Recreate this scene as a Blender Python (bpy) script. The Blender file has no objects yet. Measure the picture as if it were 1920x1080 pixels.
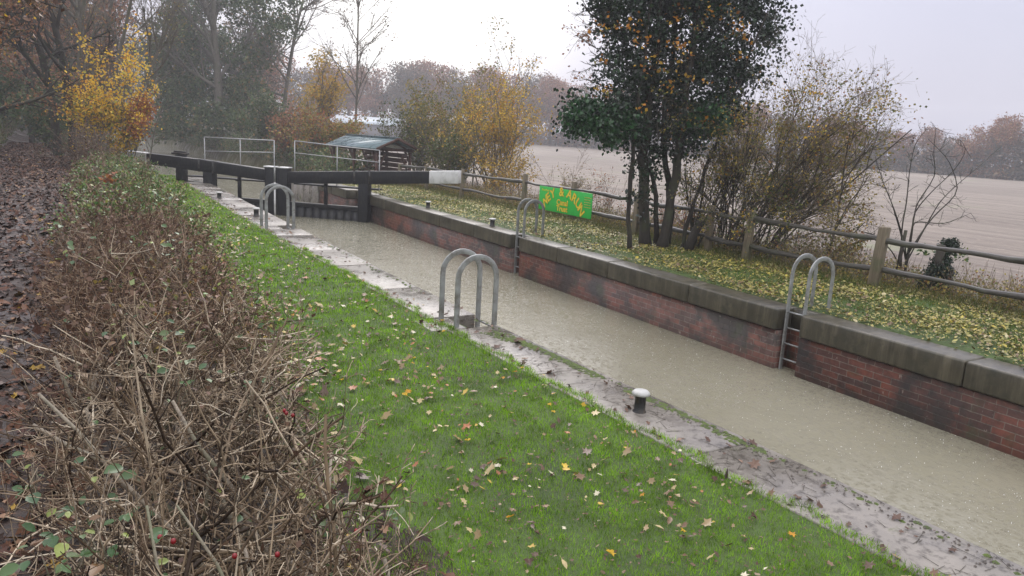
import bpy, math, random
import numpy as np
from mathutils import Matrix, Vector, Euler
sc = bpy.context.scene
COL = sc.collection
rad = math.radians
A = np.array

# ------------------------------------------------------------------ camera
HC = 2.3
F_PX, VPX, ROLL = 1400.0, (122.0, 208.0), rad(3.2)
def camera_axes():
    up = A([math.sin(ROLL), -math.cos(ROLL)]); rt = A([math.cos(ROLL), math.sin(ROLL)])
    d = A([VPX[0] - 960.0, VPX[1] - 540.0]); hu = d @ up; hr = d @ rt
    pitch = math.atan2(hu, F_PX)
    yaw = math.atan2(hr, F_PX * math.cos(pitch) + hu * math.sin(pitch))
    F = A([-math.sin(yaw), math.cos(yaw), 0]); R = A([math.cos(yaw), math.sin(yaw), 0]); Z = A([0, 0, 1.0])
    ax = math.cos(pitch) * F - math.sin(pitch) * Z; cu = math.sin(pitch) * F + math.cos(pitch) * Z
    return ax, rt[0] * R + up[0] * cu, rt[1] * R + up[1] * cu
AX, EX, EY = camera_axes()
cam = bpy.data.cameras.new('camera'); camo = bpy.data.objects.new('camera', cam); COL.objects.link(camo)
cam.sensor_width = 36.0; cam.lens = F_PX / 1920 * 36; cam.clip_end = 2000; cam.clip_start = 0.05
M = Matrix.Identity(4)
for i in range(3):
    M[i][0] = EX[i]; M[i][1] = -EY[i]; M[i][2] = -AX[i]
M[0][3] = 0; M[1][3] = 0; M[2][3] = HC
camo.matrix_world = M
sc.camera = camo

# ------------------------------------------------------------------ materials
MATS = {}
def newmat(name):
    m = bpy.data.materials.new(name); m.use_nodes = True
    nt = m.node_tree; nt.nodes.clear()
    out = nt.nodes.new('ShaderNodeOutputMaterial')
    b = nt.nodes.new('ShaderNodeBsdfPrincipled')
    nt.links.new(b.outputs[0], out.inputs[0])
    MATS[name] = m
    return m, nt, b, out
def N(nt, typ, **kw):
    n = nt.nodes.new(typ)
    for k, v in kw.items():
        if hasattr(n, k): setattr(n, k, v)
        else: n.inputs[k].default_value = v
    return n
def inp(n, name, v): n.inputs[name].default_value = v
def ramp(nt, fac, stops, interp='LINEAR'):
    r = nt.nodes.new('ShaderNodeValToRGB'); cr = r.color_ramp; cr.interpolation = interp
    while len(cr.elements) > 1: cr.elements.remove(cr.elements[-1])
    for i, (p, c) in enumerate(stops):
        e = cr.elements[0] if i == 0 else cr.elements.new(p)
        e.position = p; e.color = (*c, 1) if len(c) == 3 else c
    nt.links.new(fac, r.inputs[0]); return r.outputs[0]
def coords(nt, scale=(1, 1, 1), kind='Object', rot=(0, 0, 0)):
    t = nt.nodes.new('ShaderNodeTexCoord'); mp = nt.nodes.new('ShaderNodeMapping')
    mp.inputs['Scale'].default_value = scale; mp.inputs['Rotation'].default_value = rot
    nt.links.new(t.outputs[kind], mp.inputs[0]); return mp.outputs[0]
def noise(nt, vec, scale, detail=4, rough=.55, dist=0):
    n = nt.nodes.new('ShaderNodeTexNoise'); inp(n, 'Scale', scale); inp(n, 'Detail', detail); inp(n, 'Roughness', rough); inp(n, 'Distortion', dist)
    nt.links.new(vec, n.inputs['Vector']); return n.outputs['Fac']
def mix(nt, fac, a, b, mode='MIX'):
    m = nt.nodes.new('ShaderNodeMix'); m.data_type = 'RGBA'; m.blend_type = mode
    for s, v in ((m.inputs[0], fac), (m.inputs[6], a), (m.inputs[7], b)):
        if isinstance(v, (int, float)): s.default_value = v
        elif isinstance(v, tuple): s.default_value = (*v, 1) if len(v) == 3 else v
        else: nt.links.new(v, s)
    return m.outputs[2]
def math_(nt, op, a, b=None, c=None):
    m = nt.nodes.new('ShaderNodeMath'); m.operation = op
    for i, v in enumerate((a, b, c)):
        if v is None: continue
        if isinstance(v, (int, float)): m.inputs[i].default_value = v
        else: nt.links.new(v, m.inputs[i])
    return m.outputs[0]
def bump(nt, b, h, strength, dist=.01, prev=None):
    n = nt.nodes.new('ShaderNodeBump'); inp(n, 'Strength', strength); inp(n, 'Distance', dist)
    nt.links.new(h, n.inputs['Height'])
    if prev is not None: nt.links.new(prev, n.inputs['Normal'])
    if b is not None: nt.links.new(n.outputs[0], b.inputs['Normal'])
    return n.outputs[0]

def simple(name, col, rough=.6, var=.25, scale=6, bmp=.3, metal=0, stretch=(1, 1, 1), spec=.5, dirt=None):
    m, nt, b, o = newmat(name)
    v = coords(nt, stretch)
    n1 = noise(nt, v, scale, 6, .6); n2 = noise(nt, v, scale * 7, 3, .6)
    c0 = tuple(x * (1 - var) for x in col); c1 = tuple(min(1, x * (1 + var)) for x in col)
    c = ramp(nt, n1, [(.3, c0), (.7, c1)])
    if dirt:
        n3 = noise(nt, v, scale * .6, 6, .7)
        c = mix(nt, ramp(nt, n3, [(.48, (0, 0, 0)), (.66, (1, 1, 1))]), c, dirt)
    nt.links.new(c, b.inputs['Base Color'])
    inp(b, 'Metallic', metal); inp(b, 'Specular IOR Level', spec)
    rr = ramp(nt, n1, [(.3, (rough * .7,) * 3), (.7, (min(1, rough * 1.2),) * 3)])
    nt.links.new(rr, b.inputs['Roughness'])
    if bmp: bump(nt, b, n2, bmp, .01)
    return m

def leafmat(name, palette, rough=.5, trans=.25, spec=.3, nsc=1.3, lo=.75, hi=1.25):
    """palette: list of (weight, colour); every leaf takes its own colour from the face attribute rnd"""
    m, nt, b, o = newmat(name)
    at = nt.nodes.new('ShaderNodeAttribute'); at.attribute_name = 'rnd'
    tot = sum(w for w, c in palette); p = 0; st = []
    for w, c in palette: st.append((p, c)); p += w / tot
    c = ramp(nt, at.outputs['Fac'], st, 'CONSTANT' if len(st) > 2 else 'LINEAR')
    v = coords(nt, kind='Object')
    n = noise(nt, v, nsc, 3, .6)
    hs = nt.nodes.new('ShaderNodeHueSaturation'); nt.links.new(c, hs.inputs['Color'])
    nt.links.new(ramp(nt, n, [(.3, (lo,) * 3), (.7, (hi,) * 3)]), hs.inputs['Value'])
    c = hs.outputs[0]
    nt.links.new(c, b.inputs['Base Color']); inp(b, 'Roughness', rough); inp(b, 'Specular IOR Level', spec)
    if trans:
        t = nt.nodes.new('ShaderNodeBsdfTranslucent'); nt.links.new(c, t.inputs[0])
        ms = nt.nodes.new('ShaderNodeMixShader'); inp(ms, 0, trans) if False else None
        ms.inputs[0].default_value = trans
        nt.links.new(b.outputs[0], ms.inputs[1]); nt.links.new(t.outputs[0], ms.inputs[2]); nt.links.new(ms.outputs[0], o.inputs[0])
    return m

leafmat_later = True
# -- brick
def brickmat():
    m, nt, b, o = newmat('brick')
    t = nt.nodes.new('ShaderNodeTexCoord'); sp = nt.nodes.new('ShaderNodeSeparateXYZ'); nt.links.new(t.outputs['Object'], sp.inputs[0])
    cb = nt.nodes.new('ShaderNodeCombineXYZ')
    h = math_(nt, 'ADD', sp.outputs[1], sp.outputs[0]); nt.links.new(h, cb.inputs[0]); nt.links.new(sp.outputs[2], cb.inputs[1])
    wob = nt.nodes.new('ShaderNodeTexNoise'); inp(wob, 'Scale', 9.0); nt.links.new(t.outputs['Object'], wob.inputs[0])
    va = nt.nodes.new('ShaderNodeVectorMath'); va.operation = 'SCALE'; va.inputs['Scale'].default_value = .012
    nt.links.new(wob.outputs['Color'], va.inputs[0])
    vb = nt.nodes.new('ShaderNodeVectorMath'); vb.operation = 'ADD'; nt.links.new(cb.outputs[0], vb.inputs[0]); nt.links.new(va.outputs[0], vb.inputs[1])
    br = nt.nodes.new('ShaderNodeTexBrick'); nt.links.new(vb.outputs[0], br.inputs['Vector'])
    inp(br, 'Scale', 1.0); inp(br, 'Brick Width', .255); inp(br, 'Row Height', .088); inp(br, 'Mortar Size', .006); inp(br, 'Mortar Smooth', .3); inp(br, 'Bias', -.1)
    inp(br, 'Color1', (.14, .037, .018, 1)); inp(br, 'Color2', (.034, .015, .010, 1)); inp(br, 'Mortar', (.16, .13, .10, 1))
    v = coords(nt)
    n1 = noise(nt, v, 1.1, 6, .65); n2 = noise(nt, v, 9, 5, .6); n3 = noise(nt, v, 2.3, 6, .7)
    c = mix(nt, ramp(nt, n2, [(.35, (0, 0, 0)), (.75, (.7,) * 3)]), br.outputs['Color'], (.042, .018, .012))
    # dark algae and soot patches with a shape of their own
    c = mix(nt, ramp(nt, n1, [(.46, (0, 0, 0)), (.58, (.85,) * 3)]), c, (.014, .013, .010))
    zz = math_(nt, 'ADD', sp.outputs[2], math_(nt, 'MULTIPLY', n3, .25))
    c = mix(nt, ramp(nt, zz, [(.0, (.8,) * 3), (.24, (0, 0, 0))]), c, (.018, .017, .010))
    c = mix(nt, ramp(nt, n3, [(.56, (0, 0, 0)), (.70, (.7,) * 3)]), c, (.035, .040, .014))
    # efflorescence
    vs = coords(nt, (1, 5, 2.2)); n4 = noise(nt, vs, 3.1, 5, .7)
    c = mix(nt, ramp(nt, n4, [(.64, (0, 0, 0)), (.72, (.7,) * 3)]), c, (.36, .32, .27))
    nt.links.new(c, b.inputs['Base Color'])
    nt.links.new(ramp(nt, n2, [(.3, (.35,) * 3), (.7, (.7,) * 3)]), b.inputs['Roughness'])
    hh = math_(nt, 'ADD', math_(nt, 'MULTIPLY', br.outputs['Fac'], -1.0), math_(nt, 'MULTIPLY', n2, .5))
    bump(nt, b, hh, .8, .008)
    return m
brickmat()

def stonemat(name, wet=False):
    m, nt, b, o = newmat(name)
    v = coords(nt); n1 = noise(nt, v, 1.6, 7, .65); n2 = noise(nt, v, 14, 5, .65); n3 = noise(nt, v, 3.2, 6, .7)
    if wet:
        c = ramp(nt, n1, [(.3, (.105, .094, .082)), (.7, (.265, .24, .212))])
        c = mix(nt, ramp(nt, n2, [(.50, (0, 0, 0)), (.66, (.75,) * 3)]), c, (.05, .042, .034))
        c = mix(nt, ramp(nt, n3, [(.6, (0, 0, 0)), (.68, (.85,) * 3)]), c, (.07, .085, .02))
        nt.links.new(c, b.inputs['Base Color'])
        nt.links.new(ramp(nt, n1, [(.38, (.13,) * 3), (.62, (.48,) * 3)]), b.inputs['Roughness'])
        bump(nt, b, n2, .5, .006); inp(b, 'Specular IOR Level', .32)
    else:
        vs = coords(nt, (3, 9, .8)); ns = noise(nt, vs, 1.2, 6, .7)
        c = ramp(nt, n1, [(.3, (.022, .020, .012)), (.7, (.085, .074, .048))])
        c = mix(nt, ramp(nt, ns, [(.45, (0, 0, 0)), (.72, (.6,) * 3)]), c, (.16, .14, .095))
        c = mix(nt, ramp(nt, n3, [(.5, (0, 0, 0)), (.62, (.9,) * 3)]), c, (.035, .034, .022))
        nt.links.new(c, b.inputs['Base Color']); inp(b, 'Roughness', .36)
        bump(nt, b, n2, .5, .008)
    return m
stonemat('coping_stone'); stonemat('wet_coping', True)

def woodmat(name, c0, c1, rough=.7, scale=(12, 12, 1.2), green=.0):
    m, nt, b, o = newmat(name)
    v = coords(nt, scale); n1 = noise(nt, v, 2, 7, .65, 1.0); v2 = coords(nt); n2 = noise(nt, v2, 2.5, 5, .6)
    c = ramp(nt, n1, [(.25, c0), (.75, c1)])
    if green: c = mix(nt, ramp(nt, n2, [(.5, (0, 0, 0)), (.65, (green,) * 3)]), c, (.07, .09, .035))
    nt.links.new(c, b.inputs['Base Color']); inp(b, 'Roughness', rough)
    bump(nt, b, n1, .6, .01)
    return m
woodmat('old_oak', (.075, .06, .04), (.26, .21, .14), green=.5)
woodmat('rail_oak', (.018, .016, .012), (.10, .09, .075), .42, (12, 1.2, 12), green=.3)
woodmat('shelter_wood', (.035, .014, .009), (.10, .04, .025), .7)
woodmat('shelter_board', (.10, .05, .04), (.20, .11, .09), .6)
woodmat('bark', (.022, .018, .013), (.10, .085, .06), .85, (9, 9, 2))
woodmat('dark_bark', (.012, .010, .008), (.05, .04, .03), .85, (9, 9, 2), green=.4)
woodmat('grey_bark', (.06, .052, .042), (.19, .17, .14), .8, (9, 9, 2), green=.4)
woodmat('twig_bark', (.07, .05, .035), (.27, .21, .155), .6, (14, 14, 14))
woodmat('hedge_bark', (.055, .038, .026), (.27, .215, .165), .55, (25, 25, 25))
woodmat('hedge_stem', (.06, .048, .034), (.33, .27, .20), .6, (18, 18, 18), green=.6)
woodmat('cut_wood', (.05, .04, .035), (.30, .21, .13), .7, (30, 30, 30))
simple('black_timber', (.006, .007, .010), .38, .5, 7, .5, stretch=(3, 3, 1.2), spec=.3, dirt=(.022, .022, .018))
simple('white_paint', (.62, .62, .63), .45, .1, 5, .15, dirt=(.42, .42, .40))
simple('galvanised', (.30, .31, .31), .42, .22, 9, .2, metal=.35, dirt=(.16, .15, .13))
simple('handrail_steel', (.36, .36, .37), .4, .15, 8, .1, metal=.2)
simple('black_iron', (.012, .012, .013), .4, .3, 12, .4, dirt=(.05, .035, .02))
simple('bollard_white', (.42, .42, .41), .5, .12, 14, .3, dirt=(.30, .30, .26))
simple('slate_roof', (.105, .165, .185), .32, .25, 3, .4, stretch=(1, 1, 1), dirt=(.16, .21, .22))
simple('sign_green', (.035, .50, .075), .35, .06, 3, .0)
simple('sign_yellow', (.80, .66, .05), .4, .08, 30, .0)
simple('sign_red', (.42, .10, .015), .4, .08, 30, .0)
simple('sign_orange', (.45, .38, .03), .4, .08, 30, .0)
simple('moss', (.07, .10, .018), .9, .5, 20, 1.0)
simple('mud', (.055, .040, .030), .5, .4, 8, 1.0)
simple('berry_red', (.20, .008, .012), .2, .2, 30, .0)
simple('barn_roof', (.42, .47, .52), .5, .06, .4, 0)
simple('barn_wall', (.20, .19, .21), .7, .1, .4, 0)
simple('blue_sheet', (.12, .16, .30), .4, .1, 3, 0)

def groundmat():
    m, nt, b, o = newmat('ground')
    v = coords(nt)
    n1 = noise(nt, v, .9, 6, .6); n2 = noise(nt, v, 18, 5, .65)
    g = ramp(nt, n1, [(.3, (.028, .050, .008)), (.7, (.060, .105, .014))])
    g = mix(nt, ramp(nt, n2, [(.5, (0, 0, 0)), (.75, (.6,) * 3)]), g, (.05, .04, .02))
    nt.links.new(g, b.inputs['Base Color']); inp(b, 'Roughness', .85); bump(nt, b, n2, .8, .02)
groundmat()
def earthmat(name, a, bb, c2, wet=.5):
    m, nt, b, o = newmat(name)
    v = coords(nt); n1 = noise(nt, v, 1.2, 6, .65); n2 = noise(nt, v, 26, 5, .7); n3 = noise(nt, v, 4, 5, .6)
    c = ramp(nt, n2, [(.35, a), (.65, bb)])
    c = mix(nt, ramp(nt, n3, [(.5, (0, 0, 0)), (.64, (.7,) * 3)]), c, c2)
    nt.links.new(c, b.inputs['Base Color'])
    nt.links.new(ramp(nt, n1, [(.4, (wet * .5,) * 3), (.6, (min(1, wet * 1.5),) * 3)]), b.inputs['Roughness'])
    bump(nt, b, n2, 1.0, .02)
earthmat('path_litter', (.012, .007, .005), (.05, .027, .018), (.024, .013, .009), .6)
earthmat('rough_ground', (.045, .045, .018), (.13, .105, .045), (.07, .085, .025), .8)
def fieldmat():
    m, nt, b, o = newmat('field')
    v = coords(nt); vs = coords(nt, (1, .08, 1), rot=(0, 0, rad(38)))
    n1 = noise(nt, v, .022, 5, .6); n2 = noise(nt, vs, .9, 6, .7); n3 = noise(nt, v, 3.5, 5, .7); n4 = noise(nt, v, .12, 6, .7)
    c = ramp(nt, n1, [(.35, (.175, .145, .118)), (.65, (.26, .218, .18))])
    c = mix(nt, ramp(nt, n2, [(.42, (0, 0, 0)), (.62, (.75,) * 3)]), c, (.10, .075, .062))
    c = mix(nt, ramp(nt, n3, [(.55, (0, 0, 0)), (.7, (.55,) * 3)]), c, (.33, .27, .22))
    c = mix(nt, ramp(nt, n4, [(.58, (0, 0, 0)), (.68, (.55,) * 3)]), c, (.19, .22, .11))
    nt.links.new(c, b.inputs['Base Color']); inp(b, 'Roughness', .8); bump(nt, b, n2, 1.0, .15)
fieldmat()
def watermat():
    m, nt, b, o = newmat('muddy_water')
    v = coords(nt)
    n0 = noise(nt, v, .25, 4, .5)
    c = ramp(nt, n0, [(.35, (.195, .182, .128)), (.65, (.25, .234, .172))])
    nt.links.new(c, b.inputs['Base Color']); inp(b, 'Roughness', .05); inp(b, 'Specular IOR Level', .65); inp(b, 'IOR', 1.33)
    w = coords(nt, (1, .55, 1), rot=(0, 0, rad(-20)))
    n1 = noise(nt, w, 11, 5, .6); n2 = noise(nt, v, 1.5, 3, .5); n3 = noise(nt, w, 34, 3, .6)
    p = bump(nt, None, n1, .42, .014); p = bump(nt, None, n2, .35, .05, p); p = bump(nt, None, n3, .55, .006, p)
    for sc_, st in ((7.0, .42), (12.0, .45), (23.0, .3)):      # rings left by rain drops
        vo = nt.nodes.new('ShaderNodeTexVoronoi'); vo.voronoi_dimensions = '2D'; inp(vo, 'Scale', sc_); nt.links.new(v, vo.inputs[0])
        d = vo.outputs['Distance']
        wv = math_(nt, 'SINE', math_(nt, 'MULTIPLY', d, 42.0))
        fall = math_(nt, 'MAXIMUM', math_(nt, 'SUBTRACT', 1.0, math_(nt, 'MULTIPLY', d, 2.6)), 0.0)
        sel = nt.nodes.new('ShaderNodeSeparateColor'); nt.links.new(vo.outputs['Color'], sel.inputs[0])
        on = math_(nt, 'GREATER_THAN', sel.outputs[0], .45)
        h = math_(nt, 'MULTIPLY', math_(nt, 'MULTIPLY', wv, fall), on)
        p = bump(nt, None, h, st, .012, p)
    nt.links.new(p, b.inputs['Normal'])
watermat()
simple('splash', (.75, .75, .72), .2, .1, 5, 0)

# leaf palettes
leafmat('grass_blade', [(1, (.050, .15, .004)), (1, (.24, .43, .014))], .45, .3, nsc=4, lo=.4, hi=1.5)
leafmat('rough_grass', [(1, (.09, .12, .02)), (.6, (.16, .15, .04)), (.6, (.20, .15, .07)), (.7, (.07, .10, .02))], .6, .25)
leafmat('right_grass', [(1, (.08, .16, .02)), (.8, (.14, .20, .035)), (.8, (.22, .21, .06))], .5, .25)
leafmat('litter', [(.9, (.26, .18, .08)), (.6, (.42, .33, .16)), (1, (.16, .09, .045)), (.35, (.50, .34, .06)), (.8, (.08, .042, .022)), (.25, (.55, .50, .36)), (.3, (.32, .11, .035))], .35, .1, .5)
leafmat('right_litter', [(1, (.29, .265, .06)), (.9, (.20, .18, .045)), (.8, (.35, .29, .09)), (.6, (.15, .09, .04)), (.3, (.46, .36, .05)), (.25, (.44, .38, .20))], .4, .1, .4)
leafmat('path_leaf', [(1, (.060, .024, .014)), (1, (.024, .012, .008)), (.7, (.10, .044, .023)), (.18, (.22, .13, .08)), (.06, (.30, .19, .04)), (.14, (.15, .115, .10))], .5, .0, .15)
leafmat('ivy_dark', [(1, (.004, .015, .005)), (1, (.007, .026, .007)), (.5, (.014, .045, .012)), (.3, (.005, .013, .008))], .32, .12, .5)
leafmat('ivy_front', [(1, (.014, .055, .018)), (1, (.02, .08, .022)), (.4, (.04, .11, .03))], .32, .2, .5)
leafmat('autumn_orange', [(1, (.52, .22, .03)), (.8, (.55, .33, .05)), (.6, (.30, .12, .03)), (.3, (.22, .20, .04))], .5, .35)
leafmat('yellow_leaf', [(1, (.70, .44, .04)), (1, (.78, .54, .07)), (.5, (.62, .30, .03)), (.3, (.45, .42, .07))], .5, .4)
leafmat('olive_yellow', [(1, (.26, .20, .05)), (1, (.18, .17, .045)), (.7, (.36, .26, .06)), (.5, (.10, .12, .03)), (.4, (.24, .12, .05))], .5, .3)
leafmat('olive_green', [(1, (.06, .085, .025)), (1, (.09, .11, .03)), (.5, (.16, .15, .04)), (.4, (.10, .06, .03))], .5, .25)
leafmat('orange_yellow', [(1, (.50, .33, .05)), (.8, (.38, .25, .05)), (.6, (.25, .20, .05)), (.3, (.50, .24, .04))], .5, .35)
leafmat('russet', [(1, (.23, .10, .055)), (1, (.30, .15, .08)), (.5, (.15, .075, .045)), (.3, (.30, .20, .08))], .6, .25)
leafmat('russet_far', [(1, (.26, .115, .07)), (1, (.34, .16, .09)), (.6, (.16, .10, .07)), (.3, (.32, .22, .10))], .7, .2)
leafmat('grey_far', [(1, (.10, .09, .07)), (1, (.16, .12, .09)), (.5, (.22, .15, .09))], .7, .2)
leafmat('brown_red', [(1, (.28, .10, .04)), (1, (.38, .15, .04)), (.5, (.20, .08, .04))], .5, .3)
leafmat('dead_brown', [(1, (.085, .045, .03)), (1, (.13, .075, .05)), (.5, (.21, .13, .09)), (.2, (.30, .22, .15))], .5, .15)
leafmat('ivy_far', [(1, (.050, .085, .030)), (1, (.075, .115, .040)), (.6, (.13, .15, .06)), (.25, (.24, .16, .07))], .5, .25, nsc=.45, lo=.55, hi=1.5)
leafmat('bramble', [(1, (.05, .12, .022)), (.8, (.10, .18, .035)), (.5, (.21, .26, .09)), (.25, (.20, .12, .06)), (.2, (.25, .27, .06))], .3, .2, .5)
leafmat('bramble_big', [(1, (.035, .085, .02)), (.8, (.06, .12, .03)), (.4, (.11, .16, .06)), (.5, (.22, .27, .05)), (.2, (.16, .09, .04))], .28, .25, .5)
leafmat('buff_weed', [(1, (.30, .24, .14)), (.8, (.22, .19, .09)), (.5, (.16, .17, .06)), (.4, (.25, .13, .07)), (.3, (.42, .33, .10))], .7, .25)

leafmat('hedge_twig', [(1.3, (.035, .022, .014)), (1.3, (.10, .066, .04)), (1.0, (.20, .145, .092)), (.7, (.35, .27, .185)), (.3, (.52, .43, .32))], .6, 0, .2, nsc=9, lo=.6, hi=1.3)
leafmat('pale_twig', [(1, (.10, .068, .043)), (1, (.23, .17, .115)), (.9, (.40, .32, .23)), (.4, (.56, .48, .37))], .6, 0, .2, nsc=20, lo=.6, hi=1.25)
leafmat('brown_twig', [(1, (.045, .025, .015)), (1.1, (.12, .068, .04)), (.9, (.22, .14, .085)), (.5, (.38, .28, .19))], .6, 0, .2, nsc=5, lo=.6, hi=1.3)
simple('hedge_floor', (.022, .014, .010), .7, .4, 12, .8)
# ------------------------------------------------------------------ mesh builder
class G:
    def __init__(s): s.v = []; s.f = []; s.n = 0; s.r = []
    def add(s, V, F, r=None):
        V = np.asarray(V, float).reshape(-1, 3); F = np.asarray(F, int)
        if len(F) == 0: return s
        s.v.append(V); s.f.append(F + s.n); s.n += len(V)
        s.r.append(np.zeros(len(F)) if r is None else np.broadcast_to(r, (len(F),)).astype(float))
        return s
    def build(s, name, mat, parent=None, smooth=False, bevel=0, link=True):
        me = bpy.data.meshes.new(name)
        V = np.concatenate(s.v) if s.v else np.zeros((0, 3))
        if parent is not None and hasattr(parent, 'location'):
            V = V - A(parent['_o']) if '_o' in parent else V
        loops = np.concatenate([f.ravel() for f in s.f]); cnt = np.concatenate([np.full(len(f), f.shape[1]) for f in s.f])
        me.vertices.add(len(V)); me.vertices.foreach_set('co', V.ravel().astype(np.float32))
        me.loops.add(len(loops)); me.loops.foreach_set('vertex_index', loops.astype(np.int32))
        me.polygons.add(len(cnt)); me.polygons.foreach_set('loop_start', np.concatenate([[0], np.cumsum(cnt)[:-1]]).astype(np.int32))
        me.polygons.foreach_set('loop_total', cnt.astype(np.int32))
        if smooth: me.polygons.foreach_set('use_smooth', np.ones(len(cnt), bool))
        a = me.attributes.new('rnd', 'FLOAT', 'FACE'); a.data.foreach_set('value', np.concatenate(s.r).astype(np.float32))
        me.materials.append(MATS[mat]); me.update(calc_edges=True); me.validate()
        o = bpy.data.objects.new(name, me)
        if link: COL.objects.link(o)
        if parent is not None: o.parent = parent
        if bevel:
            md = o.modifiers.new('bevel', 'BEVEL'); md.width = bevel; md.segments = 2; md.limit_method = 'ANGLE'
        return o
BOXF = [(0, 3, 2, 1), (4, 5, 6, 7), (0, 1, 5, 4), (1, 2, 6, 5), (2, 3, 7, 6), (3, 0, 4, 7)]
def box(g, x0, x1, y0, y1, z0, z1):
    g.add([(x0, y0, z0), (x1, y0, z0), (x1, y1, z0), (x0, y1, z0), (x0, y0, z1), (x1, y0, z1), (x1, y1, z1), (x0, y1, z1)], BOXF); return g
def hexa(g, pts): g.add(pts, BOXF); return g      # 4 bottom + 4 top
def bar(g, p, q, w, h, up=(0, 0, 1)):
    p = A(p, float); q = A(q, float); t = q - p; t /= np.linalg.norm(t); u = np.cross(t, up); u /= np.linalg.norm(u); v = np.cross(u, t)
    P = []
    for c in (p, q):
        for a, b in ((-1, -1), (1, -1), (1, 1), (-1, 1)): P.append(c + u * a * w / 2 + v * b * h / 2)
    g.add(P, [(0, 1, 2, 3), (7, 6, 5, 4), (0, 4, 5, 1), (1, 5, 6, 2), (2, 6, 7, 3), (3, 7, 4, 0)]); return g
REF = A([.31, .89, .12]) / np.linalg.norm([.31, .89, .12])
def frames(T):
    T = T / np.maximum(np.linalg.norm(T, axis=-1, keepdims=True), 1e-9)
    U = np.cross(T, REF); U /= np.maximum(np.linalg.norm(U, axis=-1, keepdims=True), 1e-6); V = np.cross(T, U); return U, V
def tube(g, pts, r, sides=8, cap=True, sq=None):
    P = A(pts, float); n = len(P); r = np.broadcast_to(r, (n,)).astype(float)
    T = np.gradient(P, axis=0); U, V = frames(T)
    a = np.arange(sides) / sides * 2 * np.pi
    R = P[:, None] + r[:, None, None] * (U[:, None] * np.cos(a)[None, :, None] + V[:, None] * np.sin(a)[None, :, None])
    i = np.arange(n - 1)[:, None] * sides; j = np.arange(sides)[None]; k = (j + 1) % sides
    F = np.stack([i + j, i + k, i + k + sides, i + j + sides], -1).reshape(-1, 4)
    b = g.n; g.add(R.reshape(-1, 3), F)
    if cap:
        g.f.append(A([[b + x for x in range(sides)][::-1]])); g.r.append(np.zeros(1)); g.f.append(A([[b + (n - 1) * sides + x for x in range(sides)]])); g.r.append(np.zeros(1))
    return g
def lathe(g, c, prof, sides=20):
    c = A(c, float); a = np.arange(sides) / sides * 2 * np.pi
    R = np.stack([np.stack([c[0] + rr * np.cos(a), c[1] + rr * np.sin(a), np.full(sides, c[2] + z)], -1) for rr, z in prof])
    n = len(prof); i = np.arange(n - 1)[:, None] * sides; j = np.arange(sides)[None]; k = (j + 1) % sides
    b = g.n; g.add(R.reshape(-1, 3), np.stack([i + j, i + k, i + k + sides, i + j + sides], -1).reshape(-1, 4))
    g.f.append(A([[b + (n - 1) * sides + x for x in range(sides)]])); g.r.append(np.zeros(1)); return g
def seg_tubes(g, segs, sides=4, rnd=None):
    """segs: rows of p0(3) p1(3) t0(3) t1(3) r0 r1"""
    S = A(segs, float)
    if len(S) == 0: return g
    a = np.arange(sides) / sides * 2 * np.pi; ca, sa = np.cos(a)[None, :, None], np.sin(a)[None, :, None]
    rings = []
    for P, T, r in ((S[:, 0:3], S[:, 6:9], S[:, 12]), (S[:, 3:6], S[:, 9:12], S[:, 13])):
        U, V = frames(T); rings.append(P[:, None] + r[:, None, None] * (U[:, None] * ca + V[:, None] * sa))
    R = np.concatenate(rings, 1); n = len(S); i = np.arange(n)[:, None] * 2 * sides; j = np.arange(sides)[None]; k = (j + 1) % sides
    F = np.stack([i + j, i + k, i + k + sides, i + j + sides], -1).reshape(-1, 4)
    return g.add(R.reshape(-1, 3), F, None if rnd is None else np.repeat(rnd, sides))
def poly_segs(pts, r0, r1):
    P = A(pts, float); n = len(P) - 1; T = np.gradient(P, axis=0); r = np.linspace(r0, r1, n + 1)
    return np.concatenate([P[:-1], P[1:], T[:-1], T[1:], r[:-1, None], r[1:, None]], 1)
def rdir(rs, n, up=0.0):
    d = rs.normal(size=(n, 3)); d[:, 2] += up; return d / np.linalg.norm(d, axis=1, keepdims=True)
def leaves(g, C, size, rs, flat=0.0, aspect=.6, droop=0.0):
    C = np.asarray(C, float); n = len(C)
    if n == 0: return g
    s = size * rs.uniform(.6, 1.35, n)[:, None]
    d = rdir(rs, n); d[:, 2] -= droop; d /= np.linalg.norm(d, axis=1, keepdims=True)
    nn = rs.normal(size=(n, 3)) + A([0, 0, flat]); u = np.cross(d, nn); u /= np.maximum(np.linalg.norm(u, axis=1, keepdims=True), 1e-6)
    w = np.cross(u, d)
    V = np.stack([C - d * s * .5, C + u * s * aspect * .5 + w * s * .1, C + d * s * .5, C - u * s * aspect * .5 + w * s * .1], 1)
    return g.add(V.reshape(-1, 3), np.arange(4 * n).reshape(n, 4), rs.random(n))

# ------------------------------------------------------------------ scene helpers
def tag(o, label=None, cat=None, group=None, kind=None):
    if label: o['label'] = label
    if cat: o['category'] = cat
    if group: o['group'] = group
    if kind: o['kind'] = kind
    return o
def thing(name, loc, label, cat, group=None):
    o = bpy.data.objects.new(name, None); COL.objects.link(o); o.location = loc; o['_o'] = list(map(float, loc))
    o.empty_display_size = .1
    return tag(o, label, cat, group)
def dup(root, loc, rz=0, sc_=1, label=None):
    r = root.copy(); COL.objects.link(r); r.location = loc; r.rotation_euler = (0, 0, rz); r.scale = (sc_,) * 3 if not isinstance(sc_, tuple) else sc_
    if label: r['label'] = label
    for ch in list(root.children):
        c = ch.copy(); COL.objects.link(c); c.parent = r
        for g2 in list(ch.children):
            d = g2.copy(); COL.objects.link(d); d.parent = c
    return r
def smooth(a, b, x):
    t = np.clip((x - a) / (b - a), 0, 1); return t * t * (3 - 2 * t)
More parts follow.
